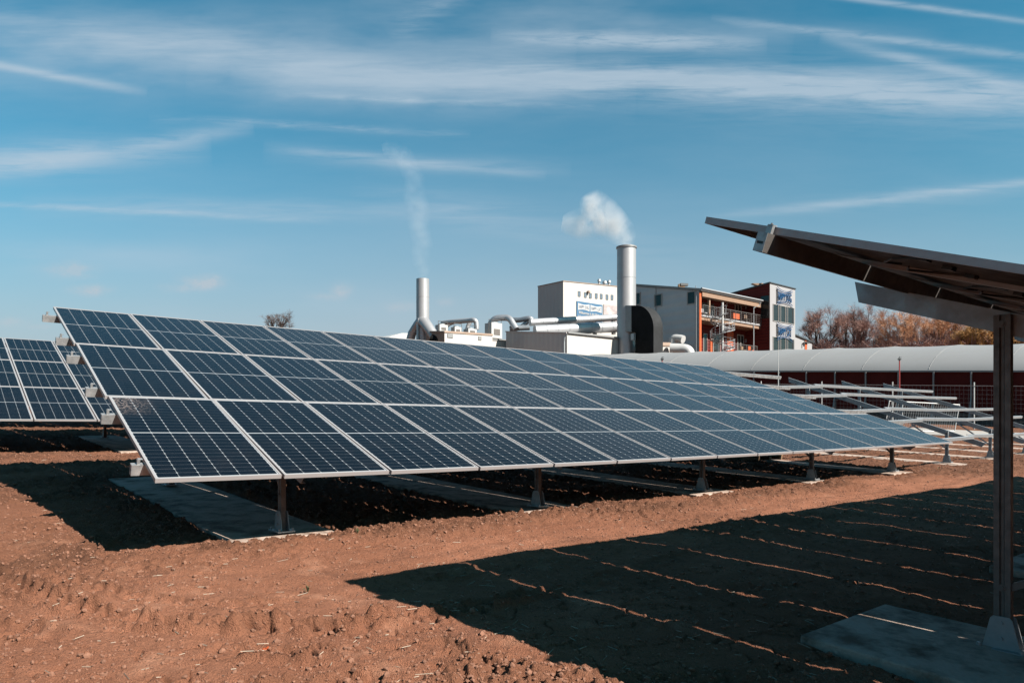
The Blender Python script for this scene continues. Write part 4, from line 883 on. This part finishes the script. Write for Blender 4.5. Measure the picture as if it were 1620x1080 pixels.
# --- white insulated ducts in front of the grey building
T = thing('insulated_duct', W2(1070, 545, 100), 'glossy white bent insulated ducts left of the orange building edge', 'duct')
mb = MB(); mb.path(smoothp([W2(1066, 556, 103), W2(1064, 545, 103), W2(1066, 536, 103), W2(1074, 535.5, 102.5), W2(1081, 537, 102)]), .58, 18); mb.build('duct_bend', 'whitecoat', T, smooth=True)
mb = MB(); mb.path(smoothp([W2(1060, 551, 101), W2(1075, 551.5, 100.6), W2(1086, 553, 100.2), W2(1091, 559, 100), W2(1091, 572, 100)]), .72, 18); mb.build('duct_bend', 'whitecoat', T, smooth=True)
T = thing('factory_kiosk', XY(P(1054, 103.5), gnd(*P(1054, 103.5).xy)), 'small cream kiosk between the black duct and the white insulated ducts', 'kiosk'); q = P(1059.5, 102); a = q - U * 3.2; shell(T, a, U * 3.2, N * 3, zz(544, a.y), zz(544.6, q.y), zz(544.6, q.y), zz(544, a.y)); coping(T, [XY(a, zz(544, a.y)), XY(q, zz(544.6, q.y))], .15, .5, 'beige')
# --- office building: grey side, loggia, red walls
TC = P(1218.0, 114.0); tw = abs(hit(TC, U, 1258)); m1 = hit(TC, N, 1203); RE = TC + N * m1; wr = abs(hit(RE, -U, 1106)); K1 = RE - U * wr
off = thing('office_building', XY(K1 + U * 8 + N * 6, gnd(*K1.xy)), 'grey clad office building with dark red loggia front, timber eaves and orange edge', 'office building')
zr = zz(456, K1.y); dep = 15.0; q7 = K1 + N * hit(K1, N, 1007); kz = (zz(449.3, q7.y) - zr) / hit(K1, N, 1007); g0 = gnd(*K1.xy) - .5; rec = 2.6
# side fin wall (grey), inner body (red)
shell(off, K1, U * .35, N * dep, zr - .35, zr - .35, zr - .35 + kz * dep, zr - .35 + kz * dep, ('greyclad', 'greyclad'), zbot=g0)
mb = MB(); mb.cbox(XY(K1 + U * .17 - N * .06, (zr - .6 + g0) / 2), U * .48, N * .12, UP * (zr - .6 - g0)); mb.build('edge_panel', 'orange', off)
bw = wr - .37; bA = K1 + U * .36 + N * rec
shell(off, bA, U * bw, N * (dep - rec - .3), zr - .4 + kz * rec, zr - .4 + kz * rec, zr - .4 + kz * dep, zr - .4 + kz * dep, ('redwall', 'redwall'), zbot=g0)
# roof
rA = K1 - N * .5 - U * .25; sl_ = Vector((N.x * (dep + .7), N.y * (dep + .7), kz * (dep + .7))); mb = MB(); mb.box(XY(rA, zr - .30 - kz * .5), U * (wr + .35), sl_, UP * .30); mb.build('roof', 'trim', off)
mb = MB(); mb.tube(XY(rA, zr - .1) - N * .1, XY(rA + U * (wr + .3), zr - .1) - N * .1, .14, n=10); mb.build('gutter', 'galv', off)
mb = MB(); mb.box(XY(K1 + U * .4 - N * .3, zr - 1.15), U * (wr - .5), N * .22, UP * .8); mb.box(XY(K1 + U * .4, zr - .62), U * (wr - .5), N * rec, UP * .14); mb.build('timber_eave', 'wood_light', off)
def offp(px, rec_=0.0, py=None): q0 = K1 + N * rec_; q = q0 + U * abs(hit(q0, U, px)); return q if py is None else XY(q, zz(py, q.y))
zfl = zz(506, offp(1160).y)                                     # balcony floor
mb = MB(); mb.box(XY(K1 + U * .4 - N * .15, zfl - .25), U * (wr + .9), N * rec, UP * .25); mb.build('balcony_slab', 'white', off)
mb = MB(); mb.box(XY(K1 + U * .4 - N * .0, zfl - .75), U * (wr + .7), N * rec, UP * .47); mb.build('balcony_soffit', 'wood_light', off)
ro = MB(); rail = MB()
def railing(parent, a, b, z, h=1.5, step=1.35):
    o_ = MB(); ln_ = (b - a).length; k = max(2, int(ln_ / step)); 
    for i in range(k + 1): p = a.lerp(b, i / k); o_.cbox(XY(p, z + h / 2), U * .07, N * .07, UP * h)
    d = (b - a).normalized(); o_.cbox(XY((a + b) / 2, z + h), d * (ln_ + .1), d.cross(UP) * .09, UP * .07)
    for j in range(1, 5): o_.tube(XY(a, z + h * j / 5), XY(b, z + h * j / 5), .018, n=4)
    return o_.build('railing', 'galv_dark', parent)
railing(off, K1 + U * .6 - N * .22, K1 + U * (wr + 1.2) - N * .22, zfl - .1)
zg = zz(560, offp(1150, -.0).y)
railing(off, K1 + U * .8 - N * .8, K1 + U * (wr * .86) - N * .8, zz(559, offp(1150).y), 1.5)
mb = MB(); mb.box(XY(K1 + U * .35 - N * 1.2, zg - .35), U * (wr), N * 3.5, UP * .2); mb.build('terrace', 'concrete', off)
q = offp(1121.5, .2); mb = MB(); mb.cbox(XY(q, (zfl + zr - .6) / 2), U * .32, N * .32, UP * (zr - .9 - zfl)); mb.build('timber_post', 'wood_light', off)
# darker bay on the upper left, windows, doors
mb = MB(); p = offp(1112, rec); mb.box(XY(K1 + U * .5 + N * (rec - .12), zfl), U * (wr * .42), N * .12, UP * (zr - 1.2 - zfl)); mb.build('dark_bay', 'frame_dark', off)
c = offp(1167, rec, 484.5); window(off, c - N * .02, 1.9, 2.5, -N, U, (0.0,), fw=.16)
c = offp(1171, rec, 546); window(off, c - N * .02, 1.9, 3.4, -N, U, (0.0,), fw=.16)
c = offp(1115, rec, 546); window(off, c - N * .02, 1.0, 3.6, -N, U, (), fw=.12)
c = offp(1133, rec, 546); window(off, c - N * .02, 1.9, 3.6, -N, U, (), fw=.12, glass='glass')
for px, w in ((1124.5, .5), (1154.5, 1.75)):
    c = offp(px, rec, 544); mb = MB(); mb.cbox(c - N * .06, U * w, N * .12, UP * 4.0); mb.build('orange_panel', 'orange', off); mb = MB(); mb.cbox(c - N * .16 + UP * .9, U * .15, N * .08, UP * .5); mb.build('wall_lamp', 'signwhite', off)
c = offp(1163, rec * .5, 500.5); mb = MB(); mb.cbox(c, U * 1.7, N * .5, UP * .85); mb.build('orange_bench', 'orange', off)
for px, py in ((1149.5, 482), (1179.5, 486), (1179.5, 539)): mb = MB(); mb.cbox(offp(px, rec, py) - N * .06, U * .12, N * .1, UP * .55); mb.build('wall_lamp', 'signwhite', off)
c = offp(1192.3, -.1); mb = MB(); mb.path([XY(offp(1203, -.45), zr - .25), XY(offp(1201, -.3), zr - .9), XY(c, zr - 1.35), XY(c, zr - 2), XY(c, g0)], .085, 8); mb.build('downpipe', 'galv', off)
for px, py in ((1041.5, 475), (1094, 471), (1008, 473)):
    q = K1 + N * hit(K1, N, px); window(off, XY(q, zz(py, q.y)) - U * .01, 1.5, 1.95, -U, N, (), fw=.14)
mb = MB()
for px in (1038, 1101): q = K1 + N * hit(K1, N, px) - U * .05; mb.cbox(XY(q, (g0 + zz(452, q.y)) / 2), N * .06, U * .08, UP * (zz(452, q.y) - g0))
mb.build('cladding_joint', 'trim', off)
q = K1 + N * hit(K1, N, 1102.5) - U * .15; mb = MB(); mb.tube(XY(q, g0), XY(q, zr - .5), .09, n=8); mb.build('downpipe', 'galv', off)
q = K1 + N * 4 + U * 1.5; s0_ = zr + kz * 4; T = thing('roof_hatch', XY(q, s0_), 'small dark roof hatch on the grey office roof', 'roof hatch'); mb = MB(); mb.cbox(XY(W2(1082, 450.5, q.y), zz(450.5, q.y)), Vector((1.2, .3, 0)), Vector((0, .8, 0)), UP * .35); mb.build('lid', 'frame_dark', T); mb = MB(); mb.cbox(XY(W2(1078, 452, q.y), zz(453, q.y)), Vector((1.0, .2, 0)), Vector((0, .7, 0)), UP * .6); mb.build('curb', 'wood', T)
# people-free balcony chairs
def seat(px, py, rec_, label, m='white'):
    c = offp(px, rec_, py); T = thing('lounge_chair', c, label, 'chair', 'chairs on the office terraces'); mb = MB(); mb.cbox(c + UP * .45, U * .7, N * .65, UP * .12); mb.build('seat', m, T); mb = MB(); mb.cbox(c + UP * .8 + N * .3, U * .7, N * .1, UP * .7); mb.build('backrest', m, T); mb = MB()
    for a in (-.3, .3):
        for b in (-.28, .28): mb.tube(c + U * a + N * b, c + U * a + N * b + UP * .42, .03, n=5)
    mb.build('leg', 'galv_dark', T)
seat(1114, 500, .6, 'white chair at the left end of the office balcony'); seat(1182, 509, .9, 'pale chair on the right part of the office balcony', 'wood_light'); seat(1176, 559, -.2, 'brown chair on the lower office terrace, left one', 'wood'); seat(1188, 559, -.2, 'orange chair on the lower office terrace, right one', 'orange')
# spiral stair
spc = offp(1143, -1.6); zt_ = zfl + 1.4; zb_ = zg - .4
stair = thing('spiral_staircase', XY(spc, zb_), 'silver spiral staircase winding up to the office balcony', 'staircase')
mb = MB(); mb.tube(XY(spc, zb_), XY(spc, zfl + 1.9), .16, n=14); mb.build('centre_column', 'whitecoat', stair)
NST = 34; mb = MB(); hr = MB(); pts = []
for i in range(NST):
    a = -2.2 + i * .40; z = zb_ + (zfl - zb_) * (i + 1) / NST; d = Vector((math.cos(a), math.sin(a), 0)); e = Vector((-d.y, d.x, 0)); q = XY(spc, z); R3 = 1.75
    mb.prism([q + d * .15 - e * .05, q + d * R3 - e * .32, q + d * R3 + e * .32, q + d * .15 + e * .05], UP * .06); hr.tube(q + d * R3, q + d * R3 + UP * 1.2, .025, n=4); pts.append(q + d * R3 + UP * 1.2)
mb.build('step', 'galv', stair); hr.path(pts, .04, 6); hr.path([p - UP * .5 for p in pts], .02, 5); hr.path([p - UP * .85 for p in pts], .02, 5); hr.path([p - UP * 1.25 for p in pts], .05, 5); hr.build('handrail', 'galv', stair)
# --- tower with signs
tow = thing('office_tower', XY(TC + U * 3 + N * 5, gnd(*TC.xy)), 'white fronted office tower with dark red side and two blue signs', 'office building')
zt0 = zz(447, TC.y); kd = hit(TC, N, 1160); qb = TC + N * kd; ks = (zz(463.5, qb.y) - zt0) / kd
shell(tow, TC, U * tw, N * 12, zt0, zz(457, (TC + U * tw).y), zt0 + ks * 12, zt0 + ks * 12, ('white', 'redwall'))
coping(tow, [XY(TC + N * 12, zt0 + ks * 12) - U * .05, XY(TC, zt0) - U * .05], .1, .22, 'frame_dark'); coping(tow, [XY(TC, zt0) - N * .05, XY(TC + U * tw, zz(457, (TC + U * tw).y)) - N * .05], .1, .16, 'frame_dark')
def towp(px, py): q = TC + U * hit(TC, U, px); return XY(q, zz(py, q.y))
a, b = towp(1222.5, 481), towp(1256, 481); ww = XY(b - a, 0).length; cxw = (XY(a, 0) + XY(b, 0)) / 2
zt1 = (towp(1222.5, 480.5).z + towp(1256, 487.2).z) / 2; zb1 = (towp(1222.5, 507.5).z + towp(1256, 513.5).z) / 2
zt2 = (towp(1222.5, 532).z + towp(1256, 537).z) / 2
for z1_, z0_ in ((zt1, zb1), (zt2, zt2 - (zt1 - zb1))): window(tow, XY(cxw, (z1_ + z0_) / 2), ww, z1_ - z0_, -N, U, (-.26, -.15, .07, .18), fw=.08, m='frame'); 
for z1_, z0_ in ((zt1, zb1), (zt2, zt2 - (zt1 - zb1))):
    mb = MB(); h = z1_ - z0_ - .3
    for x in (-.205, .125, .45): mb.cbox(XY(cxw + U * x * ww, (z1_ + z0_) / 2) - N * .07, U * ww * .07, N * .04, UP * h)
    mb.build('window_louvre', 'frame_dark', tow)
for k, (tx, yc) in enumerate((('HAPPY DOG', 470.5), ('HAPPY CAT', 525.5))):
    c = towp(1240, yc) - N * .1; T = thing('sign', c, 'blue lettered sign %s of the white tower front' % ('near the top' if k == 0 else 'between the two window bands'), 'sign', 'blue signs on the office tower')
    text_mesh(tx, 1, 'lettering', 'logo', T, c - N * .10, U, UP, .12, .30, ww * .62, 1.15, .0)
    mb = MB()
    for sg in (-1, 1):
        for off_, th in ((.92, .13), (1.22, .09)):
            pts = []
            for i in range(13):
                x = -1 + i / 6; pts.append(c - N * .1 + U * (x * ww * .36) + UP * sg * (off_ * (.78 + .42 * x * x)))
            mb.path(pts, th / 2, 6)
    mb.build('bow_line', 'logo', T); mb = MB(); mb.cbox(c - N * .05 - U * ww * .345, U * .13, N * .12, UP * 2.3); mb.build('dark_edge', 'logo_dark', T)
mb = MB(); q = TC + N * .9; 
for px in (1204.5, 1212.5): pass
c = TC + N * hit(TC, N, 1210.5); mb.cbox(XY(c, zz(486, c.y)) - U * .05, N * 1.4, U * .1, UP * 3.6); mb.build('side_window', 'glass', tow)
qv = TC + N * 6; T = thing('roof_fan', W2(1204, 452, 119), 'small pinkish roof fan box behind the tower parapet', 'roof fan'); mb = MB(); c = W2(1204, 452.2, 119); mb.cbox(c, U * 1.0, N * .8, UP * .75); mb.build('box', 'wood_light', T); mb = MB(); mb.prism([c + Vector((-.5, -.5, .35)), c + Vector((-.5, -.5, -.1)), c + Vector((-1.6, -.5, .35))], Vector((0, 1, 0))); mb.build('cowl', 'wood_light', T)
# low gable extension
EX = TC + U * tw + N * .3; we = abs(hit(EX, U, 1284.5)); ext = thing('office_extension', XY(EX + U * we / 2, gnd(*EX.xy)), 'low pale extension with sloping roof and orange stripe right of the white tower', 'office building')
za_, zb_2 = zz(529.5, EX.y), zz(541, (EX + U * we).y); shell(ext, EX + U * .01, U * we, N * 8, za_, zb_2, zb_2, za_, ('white', 'white')); coping(ext, [XY(EX, za_ + .05), XY(EX + U * (we + .2), zb_2 - .05)], .25, .22, 'frame_dark')
q = EX + U * hit(EX, U, 1274.5); mb = MB(); mb.cbox(XY(q, (gnd(*q.xy) + zz(537.5, q.y)) / 2) - N * .03, U * .7, N * .1, UP * (zz(537.5, q.y) - gnd(*q.xy))); mb.build('orange_stripe', 'orange', ext)
mb = MB(); a = XY(EX + U * hit(EX, U, 1269), 0); mb.path([XY(a, zz(548, a.y)) - N * .3, XY(a, zz(542.5, a.y)) - N * .3, XY(a + U * .3, zz(541, a.y)) - N * .3, XY(a + U * 1.8, zz(541, a.y)) - N * .3], .13, 8); mb.build('flue_elbow', 'frame_dark', ext)
# ---------------------------------------------------------------- trees
def tree(base, h, seed, label, twig, rad, trunkr=.5, nb=4, droop=0.0, dens=2.0, tw=.015, fork=.5, name='bare_tree', group='bare trees behind the hall'):
    """leafless tree: forking tapered limbs, then a haze of fine twigs"""
    rn = random.Random(seed); T = thing(name, base, label, 'tree', group); tb = MB(); tg = MB(); Bz = Vector(base)
    def rv(z=1.0): return Vector((rn.gauss(0, 1), rn.gauss(0, 1), rn.gauss(0, z))).normalized()
    def limb(p, d, ln, r0, r1, n, mb, wob):
        k = max(2, int(ln / 1.4)) if mb is tb else 3; pts = [p]; dd = d.copy()
        for i in range(k): dd = (dd + rv() * wob + UP * .05).normalized(); pts.append(pts[-1] + dd * (ln / k))
        for i in range(k): mb.tube(pts[i], pts[i + 1], r0 + (r1 - r0) * i / k, r0 + (r1 - r0) * (i + 1) / k, n=n, cap=False)
        return pts, dd
    def grow(p, d, ln, r, lvl):
        r1 = r * .62; pts, dd = limb(p, d, ln, r, r1, 8 if lvl == 0 else (5 if lvl < 3 else 3), tb if lvl < 4 else tg, .20)
        if lvl >= 4:
            for q in pts[1:]:
                for _ in range(int(3 * dens)):
                    e = (dd * .6 + rv(.7) + UP * (.25 - droop)).normalized() * ln * rn.uniform(.6, 1.5); tg.tube(q, q + e, tw, tw * .5, n=3, cap=False)
            return
        for k in range(2 if rn.random() < .7 else 3): grow(pts[-1], (dd + rv(.6) * (.50 + .06 * lvl) + UP * (.10 - droop * .12 * lvl)).normalized(), ln * rn.uniform(.66, .84), max(tw * 1.3, r1 * rn.uniform(.75, .95)), lvl + 1)
        for q in pts[1:-1]:
            if rn.random() < .75: grow(q, (dd + rv(.5) * .95).normalized(), ln * rn.uniform(.42, .62), max(tw * 1.3, r1 * .5), lvl + 1 if lvl < 3 else 4)
    tp = Bz + UP * h * fork; tb.tube(Bz - UP * .3, tp, trunkr * 1.15, trunkr * .85, n=10, cap=False)
    for k in range(nb):
        a = 2 * math.pi * k / nb + rn.uniform(-.5, .5); o_ = rn.uniform(.35, .75)
        grow(tp - UP * rn.uniform(0, .06) * h, Vector((math.cos(a) * o_, math.sin(a) * o_, 1)).normalized(), h * (1 - fork) * rn.uniform(.27, .34), trunkr * rn.uniform(.5, .68), 0)
    A_ = np.array(tg.v) - np.array(Bz[:]); fz = h / A_[:, 2].max(); fr = rad / np.percentile(np.hypot(A_[:, 0], A_[:, 1]), 97)
    for m_ in (tb, tg): m_.v = [(Bz.x + (v[0] - Bz.x) * fr, Bz.y + (v[1] - Bz.y) * fr, Bz.z + (v[2] - Bz.z) * fz) for v in m_.v]
    tb.build('trunk', 'bark', T); tg.build('crown', twig, T); return T
def tb_(px, pyt, Y): p = P(px, Y); g = gnd(*p.xy); return Vector((p.x, p.y, g)), zz(pyt, Y) - g
def mk(px, pyt, Y, seed, label, twig, rpx, **k): b, h = tb_(px, pyt, Y); return tree(b, h, seed, label, twig, rpx / F * Y, **k)
mk(1297, 473, 150, 11, 'tall bare reddish tree just right of the white tower', 'twig_red', 36, trunkr=.75, nb=6, dens=3.6, tw=.011)
mk(1345, 473, 152, 24, 'tall bare reddish tree with forked dark trunk, left of the steel beam tip', 'twig_red', 42, trunkr=.75, nb=7, dens=3.6, tw=.011)
mk(1432, 481, 150, 35, 'bare orange-twigged tree behind the hall, under the diagonal steel beam', 'twig_orange', 42, trunkr=.5, nb=7, dens=3.6, tw=.012)
mk(1490, 484, 156, 46, 'broad bare orange tree behind the hall, right of the middle one', 'twig_orange', 42, trunkr=.5, nb=7, dens=3.6, tw=.012)
mk(1540, 500, 140, 57, 'golden willow behind the hall, just left of the near steel post', 'twig_gold', 34, trunkr=.45, nb=7, droop=.8, dens=4.5, tw=.022)
mk(1600, 498, 138, 68, 'golden willow behind the hall at the right picture edge', 'twig_gold', 40, trunkr=.45, nb=7, droop=.8, dens=4.5, tw=.022)
mk(1272, 530, 160, 79, 'short reddish shrub-like tree behind the low extension', 'twig_orange', 14, trunkr=.25, nb=6, fork=.4)
mk(1390, 520, 165, 81, 'small grey bare tree in the gap between the reddish and orange trees', 'twig_grey', 20, trunkr=.22, nb=5, fork=.4)
mk(438, 489, 95, 93, 'round bare treetop showing above the central table on the left', 'twig_grey', 31, trunkr=.17, nb=7, fork=.72, dens=.8, group='bare tree above the panels', tw=.006)
# thicket at the trees' feet
rn = random.Random(5); mb = MB()
for i in range(3600):
    px = rn.uniform(1255, 1680); Y = rn.uniform(135, 175); p = P(px, Y); g = gnd(*p.xy); top = zz(rn.gauss(541, 6) - (9 if px > 1400 else 0), Y); 
    a = Vector((p.x, p.y, g + (top - g) * .45)); b = Vector((p.x + rn.gauss(0, .9), p.y + rn.gauss(0, .9), top)); mb.tube(a, b, .045, .02, n=3, cap=False)
    c = a.lerp(b, rn.uniform(.3, .9)); mb.tube(c, c + Vector((rn.gauss(0, .8), rn.gauss(0, .8), rn.uniform(.3, 1.4))), .028, .014, n=3, cap=False)
props(mb.build('thicket', 'twig_red'), 'dense brown undergrowth along the foot of the trees', 'undergrowth', None, 'stuff')
# ---------------------------------------------------------------- litter on the soil
rs = np.random.RandomState(3)
def gz_rel(x, y): s, t = st(x, y); return gz0(s, t) + relief(x, y)[0]
def scatter(n, rmin, rmax, spread=46):
    th = np.radians(rs.uniform(-spread, spread, n)); r = rmin * (rmax / rmin) ** rs.rand(n); x = r * np.sin(th); y = r * np.cos(th); return x, y, gz_rel(x, y), r
x, y, z, r = scatter(1300, 2.6, 24); mb = MB()
for i in range(len(x)):
    a = rs.uniform(0, math.pi); ln = rs.gamma(2.0, .008) + .006; d = Vector((math.cos(a), math.sin(a), rs.uniform(-.1, .25))) * ln; w = Vector((-math.sin(a), math.cos(a), 0)) * rs.uniform(.0008, .0022); p = Vector((x[i], y[i], z[i] + .004))
    mb.add([p - d - w, p + d - w, p + d + w, p - d + w, p - d + UP * .003, p + d + UP * .003], [(0, 1, 5, 4), (3, 4, 5, 2), (0, 4, 3), (1, 2, 5)])
props(mb.build('straw_litter', 'straw'), 'scattered dry straw bits on the reddish soil', 'straw', None, 'stuff')
x, y, z, r = scatter(90000, 2.6, 26); s_, t_ = st(x, y); lo = relief(x, y)[1]; keep = rs.rand(len(x)) < (.22 + .78 * lo ** 1.3)
for (s0, s1, t0, t1) in SLABS: keep &= ~((s_ > s0 - .02) & (s_ < s1) & (t_ > t0) & (t_ < t1))
import bmesh as _bm
ico = _bm.new(); _bm.ops.create_icosphere(ico, subdivisions=1, radius=1); iv = np.array([v.co[:] for v in ico.verts]); jf = [tuple(v.index for v in f.verts) for f in ico.faces]; ico.free()
V = []; Fq = []; k = 0
for i in np.nonzero(keep)[0]:
    sz = min(.022, rs.gamma(1.5, .0026) + .0022 + r[i] * .0003); v = iv * (sz * rs.uniform(.7, 1.3, 3)) * (1 + rs.uniform(-.25, .25, (len(iv), 1))); a = rs.uniform(0, 6.28); c, s = math.cos(a), math.sin(a)
    v = np.stack([v[:, 0] * c - v[:, 1] * s, v[:, 0] * s + v[:, 1] * c, v[:, 2] * .8], 1) + (x[i], y[i], z[i] + sz * .25); V.append(v); Fq += [tuple(q + k for q in f) for f in jf]; k += len(iv)
me = bpy.data.meshes.new('soil_clods'); me.from_pydata(np.vstack(V).tolist(), [], Fq); me.materials.append(MT['clod']); o = bpy.data.objects.new('soil_clods', me); COL.objects.link(o); props(o, 'loose crumbs and clods of reddish soil', 'soil clods', None, 'stuff')
# small weeds and an orange scrap
def weed(px, py, label, n=9, h=.07):
    b = pxg(px, py); b.z = float(gz_rel(np.array([b.x]), np.array([b.y]))[0]); T = thing('weed', b, label, 'weed', 'small weeds on the soil'); mb = MB(); r_ = random.Random(px)
    for _ in range(n):
        a = r_.uniform(0, 6.28); d = Vector((math.cos(a), math.sin(a), 0)); e = b + d * h * r_.uniform(.3, .8) + UP * h * r_.uniform(.5, 1); w = Vector((-d.y, d.x, 0)) * .005; m_ = b.lerp(e, .55) + UP * .012; mb.add([b, m_ - w, e, m_ + w], [(0, 1, 2, 3)])
    mb.build('leaf', 'weed', T)
weed(487, 936, 'tiny green weed on the smooth soil left of the big shadow'); weed(1486, 742, 'green weed at the soil edge below the unfinished rack', 14, .12)
weed(566, 845, 'green weed on the soil berm by the first slab', 8, .06)
p = pxg(420, 1020); p.z = float(gz_rel(np.array([p.x]), np.array([p.y]))[0]) + .01; mb = MB(); mb.cbox(p, Vector((.03, .008, .006)), Vector((-.006, .02, .004)), UP * .012); mb.cbox(p + Vector((.012, 0, .01)), Vector((.012, .002, .004)), Vector((0, .012, 0)), UP * .012); props(mb.build('plastic_scrap', 'tag', bevel=.002), 'small orange plastic scrap lying in the clods at the bottom', 'scrap')
